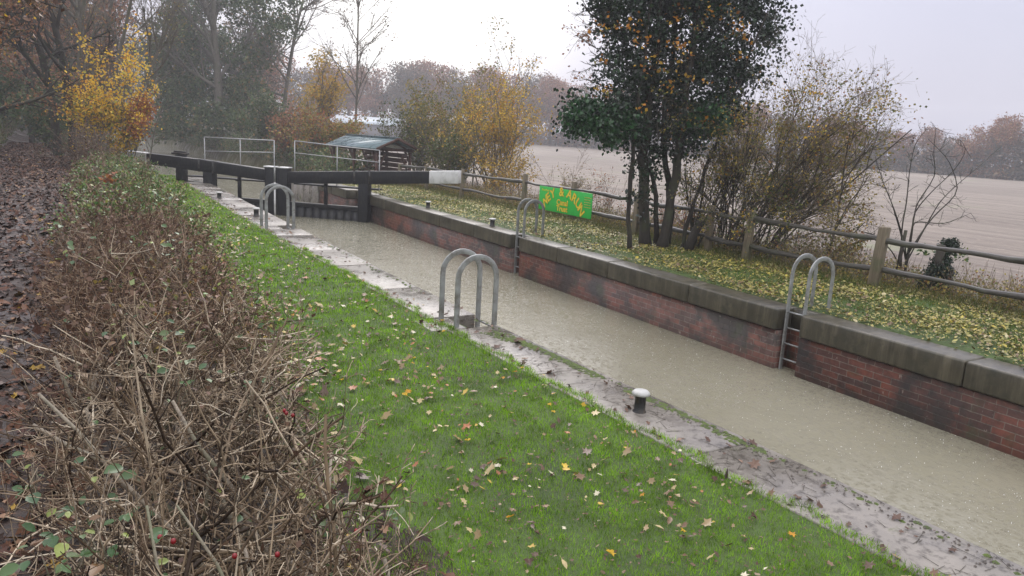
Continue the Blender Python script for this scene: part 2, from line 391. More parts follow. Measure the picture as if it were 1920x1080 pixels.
rs = np.random.RandomState(7)

# ------------------------------------------------------------------ terrain
XW0, XW1 = 4.40, 9.03          # chamber faces
def bumpf(x, y):
    return .012 * np.sin(x * 2.1 + y * .7) * np.cos(y * 1.3 - x) + .02 * np.sin(x * .6 + 1) * np.sin(y * .45)
def gedge(y): return np.interp(y, [1.5, 2.1, 3.4, 6, 9.5, 14, 19], [4.08, 4.04, 3.96, 3.86, 3.76, 3.69, 3.60])   # where the turf meets the stone
def wedge(y): return np.interp(y, [1.6, 4.2, 6.5, 8.3, 10], [.27, .20, .08, .02, .0])                            # the coping bows out near the camera
def xL(y): return np.where(y < 31.5, gedge(y) + .3, xL0(y))
def xL0(y): return np.interp(y, [-15, 31.5, 33, 40, 60, 75, 110, 150, 155, 430], [4.0, 4.0, 3.9, 3.6, 3.9, 4.4, 5.3, 6.6, 8.5, 8.5])
def xR(y): return np.interp(y, [-15, 30.9, 33, 40, 48, 60, 75, 103, 137, 152, 155, 430], [9.4, 9.4, 9.6, 10.9, 11.8, 10.7, 10.3, 9.9, 8.6, 8.5, 8.5, 8.5])
def hL(x, y):
    path = .55 * smooth(1.5, -.1, x) * (1 - .3 * smooth(20, 60, y)) * np.ones_like(y)
    z = path + bumpf(x, y) * smooth(3.6, 3.0, x)
    z = z + smooth(-2.2, -4.5, x) * .7 + .05 * smooth(30, 60, y)
    return z
def hR(x, y):
    z = bumpf(x, y) * smooth(9.6, 10.3, x) + .05 * smooth(9.6, 11, x)
    z = z - .36 * np.exp(-((x - 12.5) ** 2 + (y - 34) ** 2) / 16.)
    z = z - .12 * smooth(12.6, 16, x)
    z = z + 1.0 * smooth(60, 190, y) * smooth(14, 40, x) + .25 * smooth(33, 45, y) * smooth(30, 14, x)
    return z
def strip(side):
    ys = np.concatenate([np.arange(-14, 34, .3), np.arange(34, 80, 1.0), np.arange(80, 200, 4.0), np.linspace(200, 430, 16)])
    if side == 'R': off = np.concatenate([[0, .25, .6], np.arange(.9, 8, .3), np.arange(8, 30, 1.5), np.linspace(30, 420, 40)])
    else: off = np.concatenate([[0, .25, .6], np.arange(.8, 8, .2), np.arange(8, 30, 1.5), np.linspace(30, 220, 16)])
    Y, O = np.meshgrid(ys, off, indexing='ij')
    if side == 'R': X = xR(Y) + O; Z = hR(X, Y)
    else: X = xL(Y) - O; Z = hL(X, Y)
    bank = smooth(31.0, 34, Y) * smooth(156, 150, Y)
    Z = Z - bank * (1 - smooth(0, 1.1, O)) * 1.6
    Z = Z - (1 - bank) * (O < .1) * .03 * (Y < 31)
    n, m = Y.shape; i = np.arange(n - 1)[:, None] * m; j = np.arange(m - 1)[None]
    F = np.stack([i + j, i + j + 1, i + j + 1 + m, i + j + m], -1).reshape(-1, 4)
    if side == 'L': F = F[:, ::-1]
    V = np.stack([X, Y, Z], -1).reshape(-1, 3)
    return V, F
def sub_strip(V, F, sel):
    c = V[F].mean(1); return F[sel(c)]
VR, FR = strip('R'); VL, FL = strip('L')
cR = VR[FR].mean(1); cL = VL[FL].mean(1)
isfield = (cR[:, 0] > 15.2 + .4 * np.sin(cR[:, 1] * .8)) & (cR[:, 1] < 400)
isrough = (~isfield) & ((cR[:, 0] > 12.35) | (cR[:, 1] > 36))
for nm, sel, mt in (('right_bank_ground', ~isfield & ~isrough, 'ground'), ('field', isfield, 'field'), ('rough_ground', isrough, 'rough_ground')):
    g = G(); g.add(VR, FR[sel]); o = g.build(nm, mt, smooth=True); tag(o, kind='structure')
ispath = cL[:, 0] < 1.45 + .15 * np.sin(cL[:, 1] * 2.3)
for nm, sel, mt in (('lawn_ground', ~ispath, 'ground'), ('towpath', ispath, 'path_litter')):
    g = G(); g.add(VL, FL[sel]); o = g.build(nm, mt, smooth=True); tag(o, kind='structure')
g = G(); ys = np.concatenate([[-14, 20, 31], np.arange(33, 152, 3.)]); V = []
for y in ys: V += [(float(xL(y)) - .8 if y > 31 else 3.9, y, -.93), (float(xR(y)) + .8 if y > 31 else 9.5, y, -.93)]
g.add(V, [(2 * i, 2 * i + 1, 2 * i + 3, 2 * i + 2) for i in range(len(ys) - 1)])
tag(g.build('canal_water', 'muddy_water'), kind='structure')
# ------------------------------------------------------------------ lock walls
def coping_blocks(x0, x1, y0, y1, length, zt, zb, seed, jit=.004, bow=False):
    r = np.random.RandomState(seed); g = G(); y = y0
    while y < y1 - .05:
        L = min(length * r.uniform(.85, 1.15), y1 - y)
        if y1 - y - L < .3: L = y1 - y
        dz = r.uniform(-jit, jit); dx = r.uniform(-jit, jit)
        if bow:
            a, c = y + .004, y + L - .004; xa, xc, wa, wc = float(gedge(a)) - .05, float(gedge(c)) - .05, x1 + float(wedge(a)), x1 + float(wedge(c))
            hexa(g, [(xa, a, zb), (wa, a, zb), (wc, c, zb), (xc, c, zb), (xa, a, zt + dz), (wa, a, zt + dz), (wc, c, zt + dz), (xc, c, zt + dz)])
        else: box(g, x0 + dx, x1 + dx, y + .004, y + L - .004, zb, zt + dz)
        y += L
    return g
# right side: three lengths of wall split by two ladder recesses, and one upstream of the gate
RW = [(-14.0, 6.88, 'stretch of brick lock wall nearest the camera with mossy dark coping'),
      (7.28, 14.82, 'long middle stretch of red brick lock wall between the two ladders'),
      (15.22, 25.35, 'far stretch of red brick lock wall running up to the black gate')]
for i, (y0, y1, lb) in enumerate(RW):
    t = thing('lock_wall', (9.2, y0, -.93), lb, 'wall', 'brick walls along the right side of the lock')
    g = G(); box(g, 9.03, 9.42, y0, y1, -2.2, -.345); g.build('brick_face', 'brick', t)
    coping_blocks(8.985, 9.46, y0, y1, 2.1, .0, -.33, 10 + i).build('coping', 'coping_stone', t, bevel=.03)
for i, (y0, y1, lb) in enumerate([(6.88, 7.28, 'dark recess in the wall behind the near right ladder'), (14.82, 15.22, 'dark recess in the wall behind the far right ladder')]):
    t = thing('wall_recess', (9.3, y0, -.93), lb, 'wall')
    g = G(); box(g, 9.30, 9.42, y0, y1, -2.2, -.345); g.build('brick_face', 'brick', t)
    g = G(); box(g, 9.31, 9.46, y0 + .003, y1 - .003, -.33, -.012); g.build('coping', 'coping_stone', t)
t = thing('lock_wall', (9.2, 25.4, -.93), 'short brick wall with stone coping seen behind the right lock gate', 'wall')
g = G(); box(g, 9.30, 9.5, 25.353, 27.2, -2.2, -.345); box(g, 8.92, 9.5, 27.2, 31.0, -2.2, -.345); g.build('brick_face', 'brick', t)
g = G(); box(g, 9.25, 9.6, 25.36, 27.19, -.33, 0); box(g, 8.87, 9.6, 27.21, 29.0, -.33, 0); box(g, 8.87, 9.6, 29.01, 30.99, -.33, 0); g.build('coping', 'coping_stone', t, bevel=.03)
t = thing('wing_wall', (8.8, 31.5, -.93), 'pale rounded concrete wing wall sloping into the water beyond the gate', 'wall')
g = G()
for k in range(10):
    a0, a1 = k / 10, (k + 1) / 10
    f = lambda a: (8.80 - .55 * math.sin(a * 2.2), 31.0 + 5.5 * a)
    (xa, ya), (xb, yb) = f(a0), f(a1); za, zb = -.02 - .65 * a0 ** 1.5, -.02 - .65 * a1 ** 1.5
    hexa(g, [(xa, ya, -2), (xa + .8, ya, -2), (xb + .8, yb, -2), (xb, yb, -2), (xa, ya, za), (xa + .8, ya, za), (xb + .8, yb, zb), (xb, yb, zb)])
g.build('wall_body', 'wet_coping', t)
# left side: wall under the coping and the wide wet coping, with a notch for each ladder
NOTCH = [(7.74, 8.28), (16.74, 17.32)]
t = thing('lock_wall', (4.2, 0, -.93), 'left lock wall under a broad wet stone coping beside the lawn', 'wall')
g = G()
edges = [-14.0] + [e for n in NOTCH for e in n] + [31.4]
for a in range(0, len(edges), 2):
    ys_ = np.linspace(edges[a], edges[a + 1], 18)
    for p, q in zip(ys_[:-1], ys_[1:]):
        wp, wq = XW0 + float(wedge(p)) - .01, XW0 + float(wedge(q)) - .01
        hexa(g, [(3.9, p, -2.2), (wp, p, -2.2), (wq, q, -2.2), (3.9, q, -2.2), (3.9, p, -.25), (wp, p, -.25), (wq, q, -.25), (3.9, q, -.25)])
for n0, n1 in NOTCH: box(g, 3.9, 4.02, n0, n1, -2.2, -.25)
g.build('brick_face', 'brick', t)
for a in range(0, len(edges), 2):
    y0, y1 = edges[a], edges[a + 1]
    coping_blocks(3.56, 4.41, y0, y1, 1.9, .012, -.24, 40 + a, .006, True).build('coping', 'wet_coping', t, bevel=.015)
for n0, n1 in NOTCH:
    g = G(); box(g, 3.565, 4.03, n0 + .003, n1 - .003, -.24, .008); g.build('coping', 'wet_coping', t, bevel=.01)
g = G(); box(g, 3.565, 4.9, 31.41, 34.5, -2.2, -.1); g.build('concrete_end', 'wet_coping', t)

# ------------------------------------------------------------------ lock gates
GO = A([6.4, 27.3]); GD = A([.737, -.676]); GN = A([-.676, -.737])
def gp(s, n, z): p = GO + GD * s + GN * n; return (p[0], p[1], z)
def gbox(g, s0, s1, n0, n1, z0, z1, z0b=None, z1b=None):
    """box in gate coordinates; heights may differ at s1"""
    z0b = z0 if z0b is None else z0b; z1b = z1 if z1b is None else z1b
    hexa(g, [gp(s0, n0, z0), gp(s0, n1, z0), gp(s1, n1, z0b), gp(s1, n0, z0b), gp(s0, n0, z1), gp(s0, n1, z1), gp(s1, n1, z1b), gp(s1, n0, z1b)]); return g
def gate(sg, label):
    o = gp(sg * 3, 0, -.93); t = thing('lock_gate', o, label, 'lock gate', 'pair of black lock gates')
    if sg < 0: bs = [(-.44, .27, .67), (-3.0, .43, .86), (-5.17, .56, .95)]; we = (-5.17, -6.25, .56, .62, .95, 1.0)
    else: bs = [(.49, .24, .64), (3.41, .40, .84), (5.68, .57, .985)]; we = (5.68, 6.70, .57, .635, .985, 1.06)
    g = G()
    for (s0, a0, b0), (s1, a1, b1) in zip(bs[:-1], bs[1:]):
        if sg > 0: gbox(g, s0, s1, .18, -.18, a0, b0, a1, b1)
        else: gbox(g, s1, s0, .18, -.18, a1, b1, a0, b0)
    bm = g.build('balance_beam', 'black_timber', t, bevel=.012)
    g = G(); s0, s1, a0, a1, b0, b1 = we
    if sg > 0: gbox(g, s0 + .002, s1, .183, -.183, a0 - .003, b0 + .003, a1, b1)
    else: gbox(g, s1, s0 - .002, .183, -.183, a1, b1, a0 - .003, b0 + .003)
    wbm = g.build('white_beam_end', 'white_paint', t, bevel=.01)
    # steel handle loop on the beam end
    g = G(); q = s1 - sg * .15
    tube(g, [gp(q, .1, b1 - .02), gp(q, .1, b1 + .07), gp(q, .08, b1 + .1), gp(q, -.08, b1 + .1), gp(q, -.1, b1 + .07), gp(q, -.1, b1 - .02)], .012, 8); g.build('beam_handle', 'black_iron', t)
    for q0 in ((h0 - .30, h0 + .26) for h0 in ((3.28 if sg > 0 else -2.72),)):
        for q in q0:
            zb = np.interp(q, [p[0] for p in sorted(bs)], [p[1] for p in sorted(bs)]); ztp = np.interp(q, [p[0] for p in sorted(bs)], [p[2] for p in sorted(bs)])
            g = G(); gbox(g, q - .035, q + .035, .19, -.19, zb - .012, ztp + .010)
            for zz in (.12, .28): tube(g, [gp(q, .188, zb + zz), gp(q, .212, zb + zz)], .02, 6)
            g.build('iron_strap', 'black_iron', t)
    # mitre post and cap
    a, b = (.06, .44) if sg > 0 else (-.44, -.06)
    g = G(); gbox(g, a, b, .15, -.16, -1.6, .74); g.build('mitre_post', 'black_timber', t, bevel=.012)
    g = G(); gbox(g, a - (-.01 if sg > 0 else .02), b + (.02 if sg > 0 else -.01), .19, -.19, .743, .785); g.build('post_cap', 'white_paint', t, bevel=.01)
    # heel post
    h = 3.28 if sg > 0 else -2.72
    g = G(); gbox(g, h - .16, h + .20, .17, -.17, -1.6, .46 if sg > 0 else .47); g.build('heel_post', 'black_timber', t, bevel=.015)
    # planked leaf
    lo, hi = (.442, h - .162) if sg > 0 else (h + .202, -.442)
    g = G(); nn = 9; w = (hi - lo) / nn
    for k in range(nn): gbox(g, lo + k * w + .003, lo + (k + 1) * w - .003, .07, -.05, -1.6, -.56)
    g.build('leaf_planks', 'black_timber', t)
    g = G(); gbox(g, lo, hi, .10, -.12, -.555, -.42); g.build('top_rail', 'black_timber', t, bevel=.01)
    # walkway and its stay
    g = G(); w0, w1 = (.5, 3.7) if sg > 0 else (-3.8, -.5)
    gbox(g, w0, w1, -.20, -.40, .18, .225); gbox(g, w0, w1, -.41, -.60, .18, .225); g.build('walkway', 'black_timber', t)
    q = 1.84 if sg > 0 else -1.52
    g = G(); gbox(g, q - .05, q + .05, .05, -.05, -.42, .42 if sg > 0 else .40); gbox(g, q - .13, q + .051, .052, -.052, .17, .24); g.build('paddle_rod', 'black_timber', t)
    # handrail
    if sg > 0: P = [(.52, 1.71), (2.14, 1.62), (3.72, 1.56)]; m = [1.29, 1.22, 1.15]
    else: P = [(-3.06, 1.65), (-1.62, 1.66), (-.28, 1.68)]; m = [1.15, 1.20, 1.26]
    hr = G()
    tube(hr, [gp(s, -.25, z) for s, z in P], .018, 8); tube(hr, [gp(P[k][0], -.25, m[k]) for k in range(3)], .015, 8)
    hr = hr.build('handrail', 'handrail_steel', t, smooth=True)
    for s, z in P:
        g = G(); tube(g, [gp(s, -.25, .2), gp(s, -.25, z)], .018, 8); lathe(g, gp(s, -.25, .224), [(.05, 0), (.05, .012), (.022, .014)], 10)
        g.build('rail_post', 'handrail_steel', t, smooth=True)
gate(-1, 'left lock gate, its black balance beam reaching over the lawn edge into the hedge')
gate(1, 'right lock gate, its long black beam with a white end pointing at the fence')
t = thing('paddle_post', gp(-4.1, -.3, 0), 'squat black post with an iron top standing behind the left balance beam', 'post')
g = G(); gbox(g, -4.25, -3.95, -.2, -.5, -.1, .95); g.build('post_body', 'black_timber', t, bevel=.015)
g = G(); gbox(g, -4.42, -3.86, -.22, -.48, .953, 1.03); tube(g, [gp(-4.4, -.35, 1.06), gp(-3.88, -.35, 1.06)], .03, 8); g.build('gear_top', 'black_iron', t)
g = G(); gbox(g, -.028, .028, .24, .20, -1.3, .25); o = g.build('white_band', 'white_paint')
t = thing('gauge_pole', gp(0, .22, -.93), 'thin upright pole, white below and grey above, where the two gates meet', 'pole')
o.parent = t; o.matrix_parent_inverse = Matrix.Translation(-Vector(t.location))
g = G(); gbox(g, -.026, .026, .238, .202, .253, .80); o = g.build('grey_top', 'galvanised', t)

# ------------------------------------------------------------------ ladder hoops
def hoop_pts(xa, xb, y, zt, zlow_a, zlow_b, n=14):
    r = abs(xb - xa) / 2; cx = (xa + xb) / 2; zc = zt - r; s = 1 if xb > xa else -1
    P = [(xa, y, zlow_a)] + [(cx - s * r * math.cos(a), y, zc + r * math.sin(a)) for a in np.linspace(0, math.pi, n)] + [(xb, y, zlow_b)]
    return P
def flatbar(g, P, w=.068, th=.022):
    P = A(P, float); T = np.gradient(P, axis=0); T /= np.linalg.norm(T, axis=1, keepdims=True)
    yv = A([0, 1.0, 0]); U = np.cross(T, yv); U /= np.linalg.norm(U, axis=1, keepdims=True)
    R = np.stack([P + U * w / 2 - yv * th / 2, P + U * w / 2 + yv * th / 2, P - U * w / 2 + yv * th / 2, P - U * w / 2 - yv * th / 2], 1); n = len(P)
    i = np.arange(n - 1)[:, None] * 4; j = np.arange(4)[None]; k = (j + 1) % 4
    b = g.n; g.add(R.reshape(-1, 3), np.stack([i + j, i + k, i + k + 4, i + j + 4], -1).reshape(-1, 4))
    g.add(R[0], [(3, 2, 1, 0)]); g.add(R[-1], [(0, 1, 2, 3)]); return g
def ladder(xland, xwater, ya, yb, zt, label):
    t = thing('lock_ladder', (xland, (ya + yb) / 2, 0), label, 'ladder', 'steel ladders with hooped grab rails down the lock walls')
    for y in (ya, yb):
        g = G(); flatbar(g, hoop_pts(xland, xwater, y, zt, -.02, -1.5)); g.build('hoop_rail', 'galvanised', t, bevel=.006)
    g = G(); z = -.04; r_ = G()
    while z > -1.3:
        g = G(); tube(g, [(xwater, min(ya, yb) + .012, z), (xwater, max(ya, yb) - .012, z)], .013, 8); g.build('rung', 'galvanised', t, smooth=True); z -= .24
ladder(3.92, 4.44, 8.23, 7.80, .86, 'near left ladder with tall grey steel hoops on the wet coping beside the lawn')
ladder(3.68, 4.27, 17.28, 16.78, .93, 'far left ladder with grey hoops standing in front of the lock gates')
ladder(9.66, 9.14, 7.23, 6.93, .80, 'near right ladder whose hoops rise from the recess in the brick wall')
ladder(9.66, 9.14, 15.17, 14.87, .84, 'far right ladder with dark hoops standing in front of the green sign')

# ------------------------------------------------------------------ bollards
def bollard(x, y, label, r=.062, h=.2):
    t = thing('mooring_bollard', (x, y, .01), label, 'bollard', 'small black bollards with white tops along the lock')
    g = G(); lathe(g, (x, y, .005), [(r * 1.25, 0), (r * 1.2, .012), (r, .02), (r * .95, h - .045), (r * 1.05, h - .035)], 20); g.build('bollard_post', 'black_iron', t, smooth=True)
    g = G(); lathe(g, (x, y, h - .03), [(r * 1.2, 0), (r * 1.5, .006), (r * 1.6, .016), (r * 1.52, .028), (r * 1.2, .042), (r * .4, .045)], 24); g.build('bollard_cap', 'bollard_white', t, smooth=True)
bollard(4.175, 4.70, 'nearest bollard, its round white cap large against the muddy water', r=.050, h=.19)
bollard(3.80, 23.48, 'bollard on the left coping just before the left gate beam')
bollard(3.92, 18.98, 'bollard on the left coping just beyond the far left hoops', h=.22)
bollard(9.42, 21.0, 'bollard on the right coping nearest to the right gate')
bollard(9.33, 16.75, 'bollard on the right coping just short of the green sign', h=.19)
bollard(9.34, 3.99, 'bollard on the right coping at the right edge of the photo', h=.2)

# ------------------------------------------------------------------ fence
XF = 12.1
fence = thing('rail_fence', (XF, 12, 0), 'weathered cleft oak post and rail fence between the lawn and the field', 'fence')
posts = [(2.2, .0, 1.0), (5.0, .0, 1.0), (7.87, .05, 1.07), (10.8, .04, 1.05), (11.9, .0, 1.02), (14.4, 0, 1.0), (17.15, .0, 1.08), (19.8, .01, 1.12), (24.1, .02, 1.02), (27.2, 0, 1.0), (30.0, 0, .95)]
for i, (y, lean, h) in enumerate(posts):
    z0 = float(hR(A(XF), A(y))) - .2; g = G(); w = .085 if i not in (2,) else .09; rr = np.random.RandomState(i)
    P = []
    for z, k in ((z0, 1.05), (z0 + .2 + h, .92)):
        for a, b in ((-1, -1), (1, -1), (1, 1), (-1, 1)):
            P.append((XF + a * w * .62 * k + rr.uniform(-.008, .008), y + b * w * k - lean * (z - z0) + rr.uniform(-.008, .008), z + (rr.uniform(-.02, .02) if k < 1 else 0)))
    hexa(g, P); g.build('fence_post', 'old_oak', fence, bevel=.012)
for i in range(len(posts) - 1):
    y0, y1 = posts[i][0], posts[i + 1][0]
    for j, zz in enumerate((.87 if i > 1 else .84, .33)):
        rr = np.random.RandomState(100 + i * 2 + j); n = 12; ts = np.linspace(-.02, 1.02, n)
        base = A([float(hR(A(XF), A(y0 + (y1 - y0) * q))) for q in ts])
        wav = np.cumsum(rr.normal(0, .011, n)); wav -= np.linspace(wav[0], wav[-1], n); sag = -.03 * np.sin(ts * np.pi)
        P = np.stack([XF + np.cumsum(rr.normal(0, .006, n)), y0 + (y1 - y0) * ts, base + zz + wav + sag], 1)
        g = G(); hh = .047 + .012 * np.sin(ts * 7 + i) + rr.uniform(-.006, .006, n); hh[0] *= .6; hh[-1] *= .6; ww = .034
        R = np.stack([P + A([a * ww, 0, 0]) + np.stack([0 * hh, 0 * hh, b * hh], 1) for a, b in ((-1, -.8), (1, -1), (.5, 1), (-.9, .7))], 1)
        ii = np.arange(n - 1)[:, None] * 4; jj = np.arange(4)[None]; kk = (jj + 1) % 4
        g.add(R.reshape(-1, 3), np.stack([ii + jj, ii + kk, ii + kk + 4, ii + jj + 4], -1).reshape(-1, 4)); g.add(R[0], [(3, 2, 1, 0)]); g.add(R[-1], [(0, 1, 2, 3)])
        g.build('fence_rail', 'rail_oak', fence)
t = thing('thin_stake', (13.2, 8.15, 0), 'thin dark old stake standing behind the fence by the bare shrub', 'post')
g = G(); tube(g, [(13.2, 8.15, -.2), (13.18, 8.12, .5), (13.2, 8.1, 1.0)], [.04, .036, .03], 6); g.build('stake', 'dark_bark', t)

# ------------------------------------------------------------------ sign
sg = thing('trust_sign', (12.0, 17.4, .2), 'bright green sign with yellow lettering fixed to the fence', 'sign')
SY0, SY1, SZ0, SZ1 = 18.75, 16.13, .23, .91; SX = 11.985
g = G(); box(g, SX, SX + .02, SY1, SY0, SZ0, SZ1); g.build('board', 'sign_green', sg, bevel=.003)
def text_mesh(s, size, y, z, ang, mat, off=0, dx=0, name='lettering', scx=1.0):
    cu = bpy.data.curves.new('t', 'FONT'); cu.body = s; cu.size = size; cu.align_x = 'CENTER'; cu.align_y = 'CENTER'; cu.extrude = .001; cu.offset = off; cu.resolution_u = 3
    o = bpy.data.objects.new('t', cu); COL.objects.link(o)
    bpy.context.view_layer.update(); dg = bpy.context.evaluated_depsgraph_get()
    me = bpy.data.meshes.new_from_object(o.evaluated_get(dg)); COL.objects.unlink(o); bpy.data.objects.remove(o)
    # text x -> -Y world, text y -> Z ; facing -X
    T = Matrix(((0, 0, -1, SX - dx), (-1, 0, 0, y), (0, 1, 0, z), (0, 0, 0, 1)))
    me.transform(T @ Matrix.Rotation(ang, 4, 'Z') @ Matrix.Diagonal((scx, 1, 1, 1)))
    me.transform(Matrix.Translation(-Vector(sg.location)))
    me.materials.clear(); me.materials.append(MATS[mat])
    q = bpy.data.objects.new(name, me); COL.objects.link(q); q.parent = sg; return q
def merge_text(items, name):
    """one mesh per word: letters laid on the arc"""
    import bmesh
    bm = bmesh.new(); ob = []
    for it in items: o = text_mesh(*it[0], **it[1]); ob.append(o); bm.from_mesh(o.data)
    me = bpy.data.meshes.new(name); bm.to_mesh(me); bm.free(); me.materials.append(ob[0].data.materials[0])
    for o in ob: bpy.data.objects.remove(o)
    q = bpy.data.objects.new(name, me); COL.objects.link(q); q.parent = sg; return q
cy, cz = 17.52, SZ0 + .30
arc = [('W', -.98), ('E', -.72), ('Y', -.47), ('&', -.06), ('A', .30), ('R', .54), ('U', .79), ('N', 1.05)]
for mt, off, dx, nm in (('sign_red', .016, .0032, 'letter_outline'), ('sign_yellow', .006, .0058, 'arched_lettering')):
    its = []
    for ch, a in arc:
        aa = a * 1.12; yy = cy - 1.02 * math.sin(aa) * .98; zz = SZ0 - .10 + .60 * (math.cos(aa) * 1.15)
        its.append(((ch, .345, yy, max(zz, SZ0 + .12), -a * .85, mt), dict(off=off, dx=dx, scx=1.05)))
    merge_text(its, nm)
for mt, off, dx in (('sign_red', .010, .0032), ('sign_yellow', .004, .0058)):
    merge_text([(('Canal', .215, cy, SZ0 + .29, 0, mt), dict(off=off, dx=dx, scx=1.15)), (('Trust', .215, cy, SZ0 + .12, 0, mt), dict(off=off, dx=dx, scx=1.15))], 'lower_lettering')
text_mesh('Another', .105, SY0 - .33, SZ1 - .10, 0, 'sign_yellow', dx=.0032, name='small_lettering', scx=1.1)
g = G(); rr = np.random.RandomState(3)
for k in range(5):
    z = SZ1 - .13 - .065 * k; y = SY1 + .34
    for c in range(6):
        w = rr.uniform(.03, .05); box(g, SX - .0035, SX - .001, y - w, y, z - .012, z + .012); y -= w + .012
g.build('small_print', 'sign_orange', sg)

# ------------------------------------------------------------------ shelter
FRc = A([11.5, 31.3]); gv = A([.978, .208]); ev = A([-.208, .978])
sh = thing('picnic_shelter', (11.9, 33.3, -.3), 'small open timber shelter with a blue-green roof beyond the right gate', 'shelter')
def sp(a, b, z): p = FRc + gv * a + ev * b; return (p[0], p[1], z)
W_, L_ = 2.15, 4.3; ze, zr = 1.46, 1.93
for a0, a1 in ((-.05, W_ / 2), (W_ + .05, W_ / 2)):
    g = G(); th = .05
    P = [sp(a0, -.1, ze - th), sp(a1, -.1, zr - th), sp(a1, L_, zr - th), sp(a0, L_, ze - th), sp(a0, -.1, ze), sp(a1, -.1, zr), sp(a1, L_, zr), sp(a0, L_, ze)]
    hexa(g, P); rf = g.build('roof', 'slate_roof', sh)
    g = G()
    for k in range(1, 7):
        q = k / 7; aa = a0 + (a1 - a0) * q; z = ze + (zr - ze) * q + .006
        bar(g, sp(aa, -.11, z), sp(aa, L_ + .01, z), .02, .012)
    b_ = g.build('roof_batten', 'slate_roof', sh)
    g = G(); bar(g, sp(a0, -.13, ze - .04), sp(a1, -.13, zr - .04), .03, .12); g.build('barge_board', 'shelter_wood', sh)
g = G(); bar(g, sp(W_ / 2, -.14, zr + .02), sp(W_ / 2, L_ + .03, zr + .02), .14, .03); g.build('ridge_cap', 'slate_roof', sh)
for a in (.2, W_ - .2):
    for b in (.25, L_ * .5, L_ - .3):
        g = G(); bar(g, sp(a, b, -.7), sp(a, b, ze - .02), .11, .11, (0, 1, 0)); g.build('post', 'shelter_wood', sh)
        g = G(); bar(g, sp(a, b + .03, .85), sp(a, b + .45, ze - .05), .07, .07); g.build('brace', 'shelter_wood', sh)
for a in (.2, W_ - .2):
    g = G(); bar(g, sp(a, 0, ze - .08), sp(a, L_ - .05, ze - .08), .08, .12); g.build('eave_beam', 'shelter_wood', sh)
for b in (.25, L_ * .5, L_ - .3):
    g = G(); bar(g, sp(.1, b, ze - .06), sp(W_ - .1, b, ze - .06), .08, .12); bar(g, sp(.2, b + .05, ze - .1), sp(W_ / 2, b + .05, ze + .32), .06, .06); bar(g, sp(W_ - .2, b + .05, ze - .1), sp(W_ / 2, b + .05, ze + .32), .06, .06); g.build('tie_beam', 'shelter_wood', sh)
g = G()
for k in range(4): bar(g, sp(W_ - .28, .35, .45 + .23 * k), sp(W_ - .28, L_ - .35, .45 + .23 * k), .03, .20)
g.build('back_boards', 'shelter_board', sh)
for b in (.3,):
    g = G(); bar(g, sp(.25, b, .42), sp(.65, b, 1.2), .06, .08); bar(g, sp(W_ - .25, b, .42), sp(W_ - .65, b, 1.2), .06, .08); g.build('gable_brace', 'shelter_wood', sh)
pt = thing('picnic_table', (12.2, 33, -.3), 'dark picnic table with benches under the shelter roof', 'table')
g = G()
for k in range(4): bar(g, sp(.75 + .18 * k, .9, .40), sp(.75 + .18 * k, 2.9, .40), .16, .04)
g.build('tabletop', 'shelter_board', pt)
for a in (.42, 1.6):
    g = G(); bar(g, sp(a, .9, .1), sp(a, 2.9, .1), .24, .04); g.build('bench', 'shelter_wood', pt)
for b in (1.2, 2.6):
    for a, a2 in ((.5, .95), (1.55, 1.1)):
        g = G(); bar(g, sp(a, b, -.4), sp(a2, b, .38), .05, .1); g.build('leg', 'shelter_wood', pt)
t = thing('folded_cover', sp(.5, .3, .4), 'crumpled pale blue cover lying at the near end of the shelter', 'cover')
g = G(); rr = np.random.RandomState(5); nx, ny = 10, 8; Vv = []
for i in range(nx):
    for j in range(ny): Vv.append(A(sp(.1 + i * .09, -.1 + j * .06, .42 + .07 * math.sin(i * 1.3) * math.cos(j) + rr.uniform(-.02, .02))))
g.add(Vv, [(i * ny + j, i * ny + j + 1, (i + 1) * ny + j + 1, (i + 1) * ny + j) for i in range(nx - 1) for j in range(ny - 1)])
g.add(A(Vv) - A([0, 0, .05]), [((i + 1) * ny + j, (i + 1) * ny + j + 1, i * ny + j + 1, i * ny + j) for i in range(nx - 1) for j in range(ny - 1)])
g.build('sheet', 'blue_sheet', t)

# ------------------------------------------------------------------ barn far away
bn = thing('barn', (51, 146, .6), 'long pale-roofed farm barn far off beyond the slim tree', 'barn')
bu = A([.86, -.5]); bv = A([.5, .86]); bo = A([45.5, 150.0])
def bp(u, v, z): p = bo + bu * u + bv * v; return (p[0], p[1], z)
g = G(); hexa(g, [bp(0, 0, 0), bp(13, 0, 0), bp(13, 8, 0), bp(0, 8, 0), bp(0, 0, 3.0), bp(13, 0, 3.0), bp(13, 8, 3.0), bp(0, 8, 3.0)]); g.build('wall', 'barn_wall', bn)
g = G(); hexa(g, [bp(-.3, -.4, 2.95), bp(13.3, -.4, 2.95), bp(13.3, 4, 4.3), bp(-.3, 4, 4.3), bp(-.3, -.4, 3.1), bp(13.3, -.4, 3.1), bp(13.3, 4, 4.5), bp(-.3, 4, 4.5)])
hexa(g, [bp(-.3, 4.01, 4.3), bp(13.3, 4.01, 4.3), bp(13.3, 8.4, 2.95), bp(-.3, 8.4, 2.95), bp(-.3, 4.01, 4.5), bp(13.3, 4.01, 4.5), bp(13.3, 8.4, 3.1), bp(-.3, 8.4, 3.1)]); g.build('roof', 'barn_roof', bn)
g = G(); hexa(g, [bp(2, -.05, 0), bp(5, -.05, 0), bp(5, -.01, 0), bp(2, -.01, 0), bp(2, -.05, 2.6), bp(5, -.05, 2.6), bp(5, -.01, 2.6), bp(2, -.01, 2.6)]); g.build('door', 'black_timber', bn)

